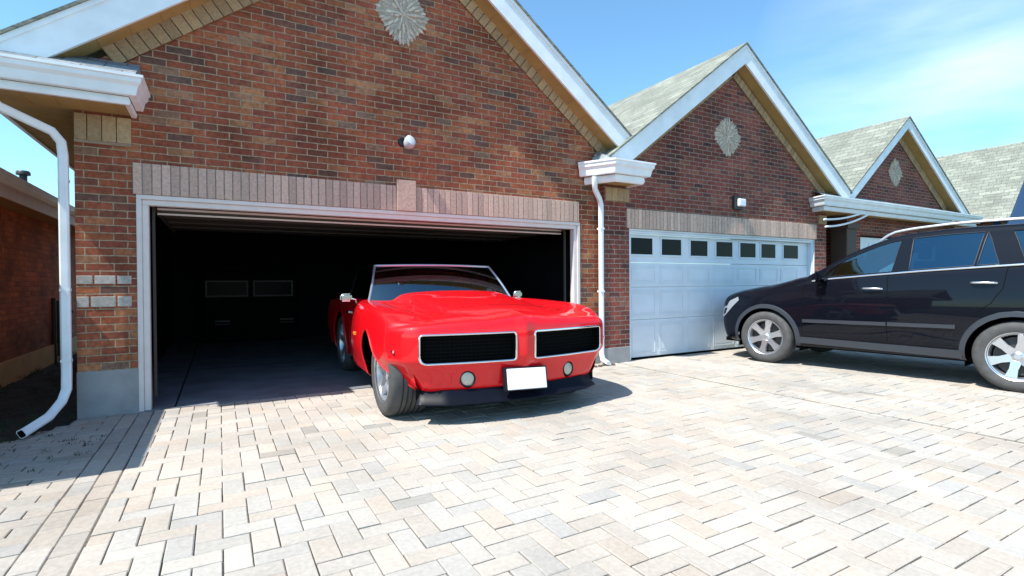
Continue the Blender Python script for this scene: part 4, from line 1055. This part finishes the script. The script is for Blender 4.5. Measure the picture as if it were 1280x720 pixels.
for lp in fl_:
    s_ = 1 if lp[0][0] > 0 else -1
    c_ = fas(s_ * .56, bl(.395)); L2 = lp; n = len(L2)
    m_ = MB(); fr = [fas(a, b) for a, b in L2]; bk = [(p[0], p[1] + .05, p[2]) for p in fr]
    m_.add(fr + bk + [(c_[0], c_[1] + .05, c_[2])], [(i, (i + 1) % n, n + (i + 1) % n, n + i) for i in range(n)] + [(n + i, n + (i + 1) % n, 2 * n) for i in range(n)])
    fo = m_.build('fog_lamp', 'black_trim', car)
    yaw = -s_ * .22
    T = Matrix.Translation((c_[0], c_[1] + .008, c_[2])) @ Matrix.Rotation(PI / 2 - yaw, 4, 'Z')
    m_ = MB(); m_.lathe([(0, -.016), (.034, -.013), (.058, -.004), (.062, .01)], (0, 0, 0), 28); xf(m_, T); m_.build('fog_lens', 'lens', fo, smooth=True)
    m_ = MB(); m_.lathe([(.060, .01), (.060, -.008), (.066, -.013), (.074, -.008), (.074, .01)], (0, 0, 0), 28); xf(m_, T); m_.build('fog_trim', 'black_trim', fo, smooth=True)
# hood centre ridge, scoop step and panel gaps
P = [(d, -3.9) for d in np.linspace(1.93, .66, 30)] + [(.62, t_) for t_ in np.linspace(-3.8, 3.8, 44)] + [(d, 3.9) for d in np.linspace(.66, 1.93, 30)]
m_ = MB(); m_.tube([tuple(np.array(RL.map(d, t_)) + np.array([0, 0, -.0005])) for d, t_ in P], .0034, 6)
m_.build('hood_gap', 'void', car)
for sd in (-1, 1):
    m_ = MB(); line_on(RL, [(1.93, 1.02), (1.93, .60), (1.90, .33)], .0035, sd, 1, 6.4, m_)
    m_.build('door_gap', 'void', car); m_ = MB()
    line_on(RL, [(3.12, 1.03), (3.10, .60), (3.05, .33)], .0035, sd, 1, 6.4, m_)
    m_.build('door_gap', 'void', car)
# licence plate
m_ = MB(); m_.box(-.205, .205, -.012, .0, -.095, .095, bev=.006); m_.v = [(x, y - .02, z) for x, y, z in m_.v]
T = Matrix.Translation((-.005, .035, .365)) @ Matrix.Rotation(math.radians(-12), 4, 'X') @ Matrix.Rotation(math.radians(2), 4, 'Y')
xf(m_, T); lp = m_.build('licence_plate', 'plate', car)
m_ = MB(); m_.box(-.225, .225, -.018, .03, -.105, .11, bev=.008); xf(m_, T); m_.build('plate_bracket', 'black_trim', lp)
# chin spoiler
vs = []; n = 61
for i in range(n):
    a = -1.03 + 1.99 * i / (n - 1)
    x, y, nx, ny = plan_at(a)
    e_ = .10 * max(0, (abs(a) - .75) / .18)
    e_ *= .6
    for (o_, z) in ((.12 + e_, .31), (.06 + e_, .30), (.03 + e_, .235), (-.025 + e_, .192), (-.027 + e_, .182), (.03 + e_, .178), (.12 + e_, .20)):
        vs.append((x + nx * o_, y + ny * o_, z))
fs = [(i * 7 + k, (i + 1) * 7 + k, (i + 1) * 7 + (k + 1) % 7, i * 7 + (k + 1) % 7) for i in range(n - 1) for k in range(7)] + [tuple(range(7)), tuple(range((n - 1) * 7, n * 7))]
m_ = MB(); m_.add(vs, fs); m_.build('chin_spoiler', 'spoiler', car, smooth=True)
# underbody
m_ = MB(); m_.box(-.84, .84, .33, 5.0, .26, .32)
m_.build('underbody', 'void', car)
# wheel housings, arch lips, wheels
for sd in (-1, 1):
    for ax in (AX1, AX2):
        hb = MB(); n = 20; ring = [(ax + (AR + .01) * math.cos(PI * i / n), AZ + (AR + .01) * math.sin(PI * i / n)) for i in range(n + 1)]
        ring = [(ax + AR + .01, .22)] + ring + [(ax - AR - .01, .22)]
        zc = lambda z: min(z, .87)
        vs = [(sd * .70, d, zc(z)) for d, z in ring] + [(sd * .97, d, zc(z)) for d, z in ring]; m = len(ring)
        hb.add(vs, [(i, i + 1, m + i + 1, m + i) for i in range(m - 1)] + [tuple(range(m))]); hb.build('wheel_housing', 'void', car)
        lipm = MB(); P = []
        if ax == AX1: P = [tuple(RL.map(d, RL.t_at_z(d, max(z, .30), .9, 6.2, sd))) for d, z in FA[2:-2]]
        else:
          for i in range(33):
            th = PI + .25 - (PI + .50) * i / 32; d, z = ax - AR * math.cos(th) * -1, AZ + AR * math.sin(th)
            t_ = RL.t_at_z(d, max(z, .30), .9, 6.2, sd); p = np.array(RL.map(d, t_)); P.append(tuple(p))
        lipm.tube(P, .009, 8); lipm.build('arch_lip', 'red', car, smooth=True)
    wheel(car, (1.03 if sd > 0 else -1.15, AX1, .40), .40, .38, .27, 5, sd, dish=.05)
    wheel(car, (sd * 1.0, AX2, .40), .40, .34, .285, 5, sd, dish=.05)
# greenhouse
GK = [
 (1.88, [(.93, 1.06), (.80, 1.062), (.40, 1.065), (0, 1.07)]),
]
wy0, wy1, wt = 2.10, 2.46, 1.475       # windshield base corner / top
def ws(u, v):
    """windshield surface: u -1..1, v 0..1"""
    hw = .955 + (.800 - .955) * v; x = u * hw; bow0 = .20 * (1 - u * u); bow1 = .10 * (1 - u * u)
    y = (wy0 - bow0) * (1 - v) + (wy1 - bow1) * v; z = 1.045 + (wt - 1.045) * v + .012 * (1 - u * u) * v
    y -= .03 * math.sin(v * PI)
    return (x, y, z)
n, k = 25, 9
vs = [ws(-1 + 2 * i / (n - 1), j / (k - 1)) for j in range(k) for i in range(n)]
fs = [(j * n + i, j * n + i + 1, (j + 1) * n + i + 1, (j + 1) * n + i) for j in range(k - 1) for i in range(n - 1)]
link_mesh('windshield', vs, fs, 'windshield_glass', car, True)
m_ = MB(); P = [ws(-1, v) for v in np.linspace(0, 1, 8)] + [ws(u, 1) for u in np.linspace(-.97, .97, 20)] + [ws(1, v) for v in np.linspace(1, 0, 8)]
m_.tube(P, .0155, 8); m_.build('windshield_trim', 'alloy', car, smooth=True)
def roofs(u, v):
    d = 2.46 + (4.05 - 2.46) * v
    hw = .80 - .02 * v; z = 1.478 + .03 * math.sin(min(v * 1.3, 1) * PI) if v < .6 else 1.478 + .03 * math.sin(min(.78, 1) * PI) - (v - .6) ** 1.3 * 1.45
    return (u * (hw + .12 * max(0, v - .6)), d - .10 * (1 - u * u) * (1 - v), z - .05 * u ** 4)
n, k = 17, 15
vs = [roofs(-1 + 2 * i / (n - 1), j / (k - 1)) for j in range(k) for i in range(n)]
fs = [(j * n + i, j * n + i + 1, (j + 1) * n + i + 1, (j + 1) * n + i) for j in range(k - 1) for i in range(n - 1)]
link_mesh('roof', vs, fs, 'vinyl', car, True)
for sd in (-1, 1):
    m_ = MB(); q = [ws(sd, 0), ws(sd, 1), roofs(sd, .4), roofs(sd, .62), (sd * .92, 3.35, 1.06)]; q = [(p[0] + .0, p[1], p[2] - .004) for p in q]
    m_.add(q, [(0, 1, 2, 3, 4)]); m_.build('side_window', 'privacy_glass', car)
    m_ = MB(); q = [roofs(sd, .62), (sd * .92, 3.35, 1.06), (sd * .92, 4.1, 1.04), roofs(sd, 1.0), roofs(sd, .8)]; m_.add(q, [(0, 1, 2, 3, 4)]); m_.build('rear_pillar', 'vinyl', car)
# interior: dashboard, wheel, seats
m_ = MB(); m_.box(-.85, .85, 2.1, 2.35, 1.05, 1.12, bev=.03)
m_.build('dashboard', 'void', car)
m_ = MB(); m_.tube([(.42 + .19 * math.cos(t), 2.55 - .06 * math.sin(t), 1.14 + .17 * math.sin(t)) for t in np.linspace(0, 2 * PI, 24, endpoint=False)], .013, 8, closed=True); m_.build('steering_wheel', 'vinyl', car)
for sx in (-.42, .42):
    m_ = MB(); m_.box(sx - .26, sx + .26, 3.0, 3.14, .9, 1.30, bev=.05); m_.build('seat', 'vinyl', car)
m_ = MB(); m_.box(-.10, .10, 2.36, 2.38, 1.385, 1.43, bev=.008); m_.build('rear_view_mirror', 'dark_metal', car)
# wipers
m_ = MB()
for sx in (-.45, .10): m_.tube([ws(sx, -.02), tuple(np.array(ws(sx + .22, .04)) - [0, .012, -.004]), tuple(np.array(ws(sx + .45, .05)) - [0, .012, -.004])], .005, 6)
m_.build('wiper', 'chrome', car)
# door mirrors
for sd in (-1, 1):
    m_ = MB(); bx = 1.12 if sd > 0 else -1.20
    bm = bmesh.new(); bmesh.ops.create_cube(bm, size=1); 
    for v in bm.verts: v.co.x *= .135; v.co.y *= .09; v.co.z *= .095
    bmesh.ops.bevel(bm, geom=bm.edges[:], offset=.022, segments=3, affect='EDGES'); 
    for v in bm.verts: v.co += Vector((bx, 2.22, 1.09))
    m_.bm(bm); bm.free(); mo = m_.build('door_mirror', 'chrome', car, smooth=True)
    m_ = MB(); m_.tube([(sd * 1.06, 2.27, 1.02), (sd * 1.08, 2.25, 1.06), (bx - sd * .03, 2.23, 1.09)], .014, 8); m_.build('mirror_stalk', 'chrome', mo)
    # side marker, fender badge
    m_ = MB(); t_ = RL.t_at_z(1.60, .72, 1, 6, sd); p = RL.map(1.60, t_); m_.box(p[0] - .012, p[0] + .012, 1.56, 1.66, .70, .735, bev=.005); m_.build('side_marker', 'amber', car)
    m_ = MB(); t_ = RL.t_at_z(2.9, .88, 1, 6, sd); p = RL.map(2.9, t_); m_.box(p[0] - .02, p[0] + .02, 2.86, 2.99, .87, .895, bev=.005); m_.build('door_handle', 'chrome', car)
    m_ = MB(); p = fas(sd * (AMAX - .06), bl(.655)); m_.box(p[0] - .008, p[0] + .008, p[1] - .045, p[1] + .04, p[2] - .012, p[2] + .012, bev=.005); m_.build('marker_lamp', 'chrome', car)
m_ = MB(); m_.box(-.9, .9, 5.10, 5.16, .45, .92, bev=.02); m_.build('tail_panel', 'red', car)

# ------------------------------------------------------------------ black SUV. local frame: y backwards from front axle, x to the car's far side
suv_dir = Vector((.135, -.991)).normalized()      # heading of +y (towards the tail) in world
ang = math.atan2(suv_dir.y, suv_dir.x) - PI / 2   # rotates local +y onto suv_dir
suv = empty('suv', (0, 0, 0), ang)
nrm = Vector((-suv_dir.y, suv_dir.x))              # inward = away from the camera side (+x world)
HWS = 1.055
base = Vector((7.27, 4.98)) + nrm * HWS
suv.location = (base.x, base.y, 0)
tag(suv, 'black five door SUV with grey lower cladding parked in front of the closed garage door', 'SUV')
# local -x side must face the camera: with this rotation local +x = (cos ang, sin ang)
lx = Vector((math.cos(ang), math.sin(ang))); SD = -1 if lx.dot(nrm) > 0 else 1
SK = [
 (-.86, [(.30, .36), (.45, .38), (.55, .46), (.58, .56), (.58, .66), (.56, .74), (.52, .80), (.40, .84), (.22, .86), (0, .87)]),
 (-.80, [(.60, .31), (.72, .34), (.80, .44), (.84, .56), (.84, .70), (.82, .85), (.76, .94), (.60, .99), (.30, 1.02), (0, 1.03)]),
 (-.66, [(.76, .28), (.88, .31), (.94, .42), (.96, .56), (.965, .71), (.95, .90), (.89, 1.01), (.70, 1.06), (.35, 1.095), (0, 1.11)]),
 (-.40, [(.84, .28), (.97, .31), (1.02, .42), (1.04, .56), (1.04, .72), (1.015, .91), (.955, 1.06), (.75, 1.12), (.38, 1.155), (0, 1.17)]),
 (.00, [(.88, .28), (1.0, .31), (1.045, .42), (1.06, .56), (1.06, .74), (1.04, .93), (.975, 1.11), (.78, 1.185), (.40, 1.225), (0, 1.24)]),
 (.50, [(.88, .28), (1.0, .31), (1.035, .42), (1.05, .56), (1.055, .74), (1.045, .95), (.99, 1.225), (.84, 1.30), (.42, 1.345), (0, 1.36)]),
 (.75, [(.88, .28), (1.0, .31), (1.03, .42), (1.045, .56), (1.055, .74), (1.05, .98), (1.0, 1.258), (.90, 1.32), (.5, 1.36), (0, 1.37)]),
 (1.60, [(.88, .28), (1.0, .31), (1.03, .42), (1.045, .56), (1.06, .75), (1.06, 1.02), (1.01, 1.325), (.93, 1.335), (.5, 1.34), (0, 1.34)]),
 (2.85, [(.88, .28), (1.0, .31), (1.045, .42), (1.06, .56), (1.065, .76), (1.06, 1.06), (1.0, 1.41), (.93, 1.42), (.5, 1.42), (0, 1.42)]),
 (3.60, [(.86, .32), (.97, .35), (1.01, .45), (1.03, .58), (1.035, .78), (1.02, 1.08), (.96, 1.44), (.88, 1.45), (.5, 1.45), (0, 1.45)]),
 (3.98, [(.74, .40), (.86, .42), (.90, .50), (.92, .62), (.92, .80), (.90, 1.08), (.86, 1.42), (.80, 1.43), (.45, 1.43), (0, 1.43)]),
]
SL = Loft(SK)
SAR, SAZ, SA2 = .455, .39, 2.80
loops = [arch_loop(SL, sd, ax, r=SAR, az=SAZ, lo=.9, hi=6.0) for sd in (-1, 1) for ax in (0.0, SA2)]
dd = sorted(set([round(v, 5) for v in list(np.linspace(-.86, -.4, 24)) + list(np.linspace(-.4, 3.98, 125))])); tt = list(np.linspace(-9, 9, 91))
V3, f, reg = sheet(SL.map, dd, tt, loops, tsc=.2, st=.03)
sub_mesh('body', V3, f, reg, [0], 'black_paint', suv, flipref=(0, 1.6, .7))
m_ = MB(); rg = [SL.map(-.86, t) for t in np.linspace(-9, 9, 40)]; m_.add(rg + [(0, -.885, .62)], [(i, i + 1, 40) for i in range(39)] + [(39, 0, 40)]); m_.build('front_bumper', 'black_paint', suv, smooth=True)
m_ = MB(); rg = [SL.map(3.98, t) for t in np.linspace(-9, 9, 40)]; m_.add(rg, [tuple(range(40))]); m_.build('tailgate', 'black_paint', suv)
m_ = MB(); m_.box(-.85, .85, -.75, 3.9, .27, .33)
m_.build('underbody', 'void', suv)
for sd in (-1, 1):
    for ax in (0.0, SA2):
        hb = MB(); n = 20; ring = [(ax + (SAR + .01) * math.cos(PI * i / n), SAZ + (SAR + .01) * math.sin(PI * i / n)) for i in range(n + 1)]
        ring = [(ax + SAR + .01, .22)] + ring + [(ax - SAR - .01, .22)]
        vs = [(sd * .62, d, z) for d, z in ring] + [(sd * .96, d, z) for d, z in ring]; m = len(ring)
        hb.add(vs, [(i, i + 1, m + i + 1, m + i) for i in range(m - 1)] + [tuple(range(m))]); hb.build('wheel_housing', 'void', suv)
        # grey arch moulding band
        vs = []; nn = 37
        for i in range(nn):
            th = PI + .22 - (PI + .44) * i / (nn - 1)
            for (rr, o_) in ((SAR - .004, -.01), (SAR - .006, .016), (SAR + .045, .013), (SAR + .058, -.004)):
                d, z = ax + rr * math.cos(th), SAZ + rr * math.sin(th); z = max(z, .29)
                t_ = SL.t_at_z(d, z, .9, 6.0, sd); p = np.array(SL.map(d, t_)); p[0] += sd * o_; vs.append(tuple(p))
        lipm = MB(); lipm.add(vs, [(i * 4 + k, i * 4 + k + 1, (i + 1) * 4 + k + 1, (i + 1) * 4 + k) for i in range(nn - 1) for k in range(3)]); lipm.build('arch_moulding', 'cladding', suv, smooth=True)
        wheel(suv, (sd * 1.055, ax, .395), .395, .25, .265, 6 if ax == 0 else 6, sd, dish=.035)
    ln = [(d, .675 + (d - .55) * .012) for d in np.linspace(.55, 1.575, 14)]
    strip_on(SL, ln, .045, .018, sd, 1.5, 6, 'door_moulding', 'cladding', suv)
    ln = [(d, .675 + (d - .55) * .012) for d in np.linspace(1.59, 2.27, 12)]
    strip_on(SL, ln, .045, .018, sd, 1.5, 6, 'door_moulding', 'cladding', suv)
    strip_on(SL, [(d, .395 - (d - .5) * .012) for d in np.linspace(.50, 2.33, 22)], .085, .022, sd, .95, 4, 'sill_moulding', 'cladding', suv)
    m_ = MB()
    line_on(SL, [(.56, 1.20), (.53, .80), (.54, .47)], .004, sd, 1, 6.2, m_)
    line_on(SL, [(1.585, 1.31), (1.58, .80), (1.58, .45)], .004, sd, 1, 6.2, m_)
    line_on(SL, [(2.72, 1.40), (2.68, 1.15), (2.58, .98), (2.45, .86)], .004, sd, 1, 6.2, m_)
    line_on(SL, [(.56, .455), (1.4, .445), (2.3, .435)], .003, sd, 1, 6.2, m_)
    m_.build('door_gap', 'void', suv)
    for d, z in ((1.42, 1.135), (2.52, 1.21)):
        t_ = SL.t_at_z(d, z, 1, 6.2, sd); p = SL.map(d, t_); m_ = MB()
        P = [(p[0] + sd * o_, d + k, p[2] + zz) for k, o_, zz in ((-.11, .004, .004), (-.09, .028, .006), (0, .036, .006), (.09, .028, .003), (.11, .004, 0))]
        m_.tube(P, .013, 10); ho = m_.build('door_handle', 'alloy', suv, smooth=True)
    # headlight: wraps the front corner
    hp = [(-.80, .70), (-.74, .82), (-.60, .94), (-.46, 1.00), (-.44, .95), (-.55, .84), (-.66, .73), (-.76, .66)]
    m_ = MB(); vs = []
    for d, z in hp:
        t_ = SL.t_at_z(d, z, 2, 6.6, sd); p = np.array(SL.map(d, t_)) + SL.normal(d, t_) * .008; vs.append(tuple(p))
    c_ = np.mean(np.array(vs), axis=0); t_ = SL.t_at_z(c_[1], c_[2], 2, 6.6, sd); c_ = tuple(np.array(SL.map(c_[1], t_)) + SL.normal(c_[1], t_) * .012)
    m_.add(vs + [c_], [(i, (i + 1) % len(hp), len(hp)) for i in range(len(hp))]); m_.build('headlight', 'head_glass', suv, smooth=True)
# greenhouse loft : section index 0 belt, 1 side top, 2 rail, 3 inner, 4 centre
def gkey(d, belt, zt, xb=1.0, xt=.82, zc=None):
    zc = zc if zc is not None else zt + .03
    zt_ = max(zt, belt + .002)
    return (d, [(xb, belt), (xb + (xt - xb) * .33, belt + (zt_ - belt) * .36), (xb + (xt - xb) * .70, belt + (zt_ - belt) * .74), (xt, zt_), (xt - .09, zt_ + (zc - zt_) * .62), (xt * .5, zt_ + (zc - zt_) * .93), (0, zc)])
GKS = [gkey(.58, 1.225, 1.30, .99, .96, 1.36), gkey(.80, 1.26, 1.425, 1.0, .945, 1.48), gkey(1.10, 1.285, 1.60, 1.0, .91, 1.65), gkey(1.40, 1.31, 1.735, 1.005, .875, 1.765), gkey(1.60, 1.325, 1.80, 1.005, .855, 1.83),
       gkey(1.85, 1.345, 1.835, 1.005, .845, 1.87), gkey(2.4, 1.38, 1.86, 1.005, .84, 1.905), gkey(3.0, 1.415, 1.855, 1.0, .835, 1.905), gkey(3.5, 1.44, 1.82, .97, .81, 1.87), gkey(3.80, 1.44, 1.77, .92, .77, 1.81), gkey(3.95, 1.43, 1.46, .87, .78, 1.49)]
GL = Loft(GKS)
def gz(d, z, sd): return (d, GL.t_at_z(d, z, 0.02, 3.0, sd))
wloops = []; kinds = []
def top_z(d): return GL.half(d, 3)[1]
def side_win(pts_belt, pts_top, sd):
    return [gz(d, z, sd) for d, z in pts_belt] + [gz(d, z, sd) for d, z in pts_top]
def arr(a, b, n): return list(np.linspace(a, b, n))
for sd in (-1, 1):
    bz = lambda d: GL.half(d, 0)[1] + .035
    tz = lambda d: top_z(d) - .05
    # front door glass
    w1 = [(d, bz(d)) for d in arr(.76, 1.62, 9)] + [(1.70, tz(1.70))] + [(d, tz(d)) for d in arr(1.62, .88, 9)]
    w2 = [(d, bz(d)) for d in arr(1.80, 2.42, 8)] + [(2.50, tz(2.50))] + [(d, tz(d)) for d in arr(2.4, 1.82, 7)]
    w3 = [(d, bz(d)) for d in arr(2.45, 2.64, 3)] + [(2.53, tz(2.53))]
    w4 = [(d, bz(d)) for d in arr(2.86, 3.55, 8)] + [(d, tz(d)) for d in arr(3.5, 2.74, 8)]
    for w in (w1, w2, w3, w4): wloops.append([gz(d, z, sd) for d, z in w]); kinds.append(sd)
# windshield glass between the a pillars, up to the header
wsl = [(.66, 3.0 - .16), (1.50, 3.0 - .45)]
wl_ = [(d, -2.80) for d in arr(.66, 1.52, 10)] + [(1.56, t) for t in arr(-2.5, 2.5, 8)] + [(d, 2.80) for d in arr(1.52, .66, 10)] + [(.64, t) for t in arr(2.5, -2.5, 8)]
wloops.append(wl_); rw = [(3.82, t) for t in arr(-2.6, 2.6, 8)] + [(3.93, t) for t in arr(2.6, -2.6, 8)]; wloops.append(rw)
dd = arr(.58, 3.95, 110); tt = arr(-6, 6, 81)
V3, f, reg = sheet(GL.map, dd, tt, wloops, tsc=.18, st=.025)
sub_mesh('roof', V3, f, reg, [0], 'black_paint', suv, flipref=(0, 2.2, 1.2))
names = ['front_door_window', 'rear_door_window', 'quarter_window', 'cargo_window']
for i in range(8):
    sub_mesh(names[i % 4], V3, f, reg, [i + 1], 'auto_glass' if i % 4 == 0 else 'privacy_glass', suv, off=-.006, flipref=(0, 2.2, 1.2))
    m_ = MB(); L2 = densify(wloops[i], .04, .18); m_.tube([tuple(np.array(GL.map(d, t))) for d, t in L2], .006, 6, closed=True); m_.build('window_trim', 'cladding' if i % 4 in (1, 2) else 'black_trim', suv, smooth=True)
sub_mesh('windshield', V3, f, reg, [9], 'auto_glass', suv, off=-.006, flipref=(0, 2.2, 1.2))
sub_mesh('rear_window', V3, f, reg, [10], 'privacy_glass', suv, off=-.006, flipref=(0, 2.2, 1.2))
for sd in (-1, 1):
    m_ = MB(); m_.tube([tuple(np.array(GL.map(d, sd * 5.98)) + [sd * .006, 0, .008]) for d in arr(.66, 3.6, 30)], .013, 8); m_.build('belt_trim', 'chrome', suv, smooth=True)
    m_ = MB(); P = []
    for d in arr(1.45, 3.45, 26):
        p = np.array(GL.map(d, sd * 2.55)); e = min((d - 1.45) / .12, (3.45 - d) / .12, 1); P.append((p[0], d, p[2] + .012 + .05 * max(e, 0)))
    m_.tube(P, .017, 8); m_.build('roof_rail', 'alloy', suv, smooth=True)
    # door mirror
    m_ = MB(); bm = bmesh.new(); bmesh.ops.create_cube(bm, size=1)
    for v in bm.verts:
        v.co.x *= .20; v.co.y *= .13; v.co.z *= .15
    bmesh.ops.bevel(bm, geom=bm.edges[:], offset=.045, segments=4, affect='EDGES')
    for v in bm.verts: v.co += Vector((sd * 1.14, .80, 1.30))
    m_.bm(bm); bm.free(); m_.tube([(sd * 1.0, .84, 1.24), (sd * 1.08, .82, 1.25)], .03, 8); m_.build('door_mirror', 'black_paint', suv, smooth=True)
for sx in (-.45, .45):
    m_ = MB(); m_.box(sx - .26, sx + .26, 1.75, 1.92, .8, 1.50, bev=.06); se = m_.build('front_seat', 'vinyl', suv)
    m_ = MB(); m_.box(sx - .14, sx + .14, 1.78, 1.88, 1.52, 1.70, bev=.04); m_.build('headrest', 'vinyl', se)
m_ = MB(); m_.box(-.8, .8, 2.7, 2.85, .8, 1.5, bev=.06); m_.build('rear_seat', 'vinyl', suv)
m_ = MB(); m_.box(-.9, .9, .80, 1.0, 1.15, 1.25, bev=.04); m_.build('dashboard', 'vinyl', suv)
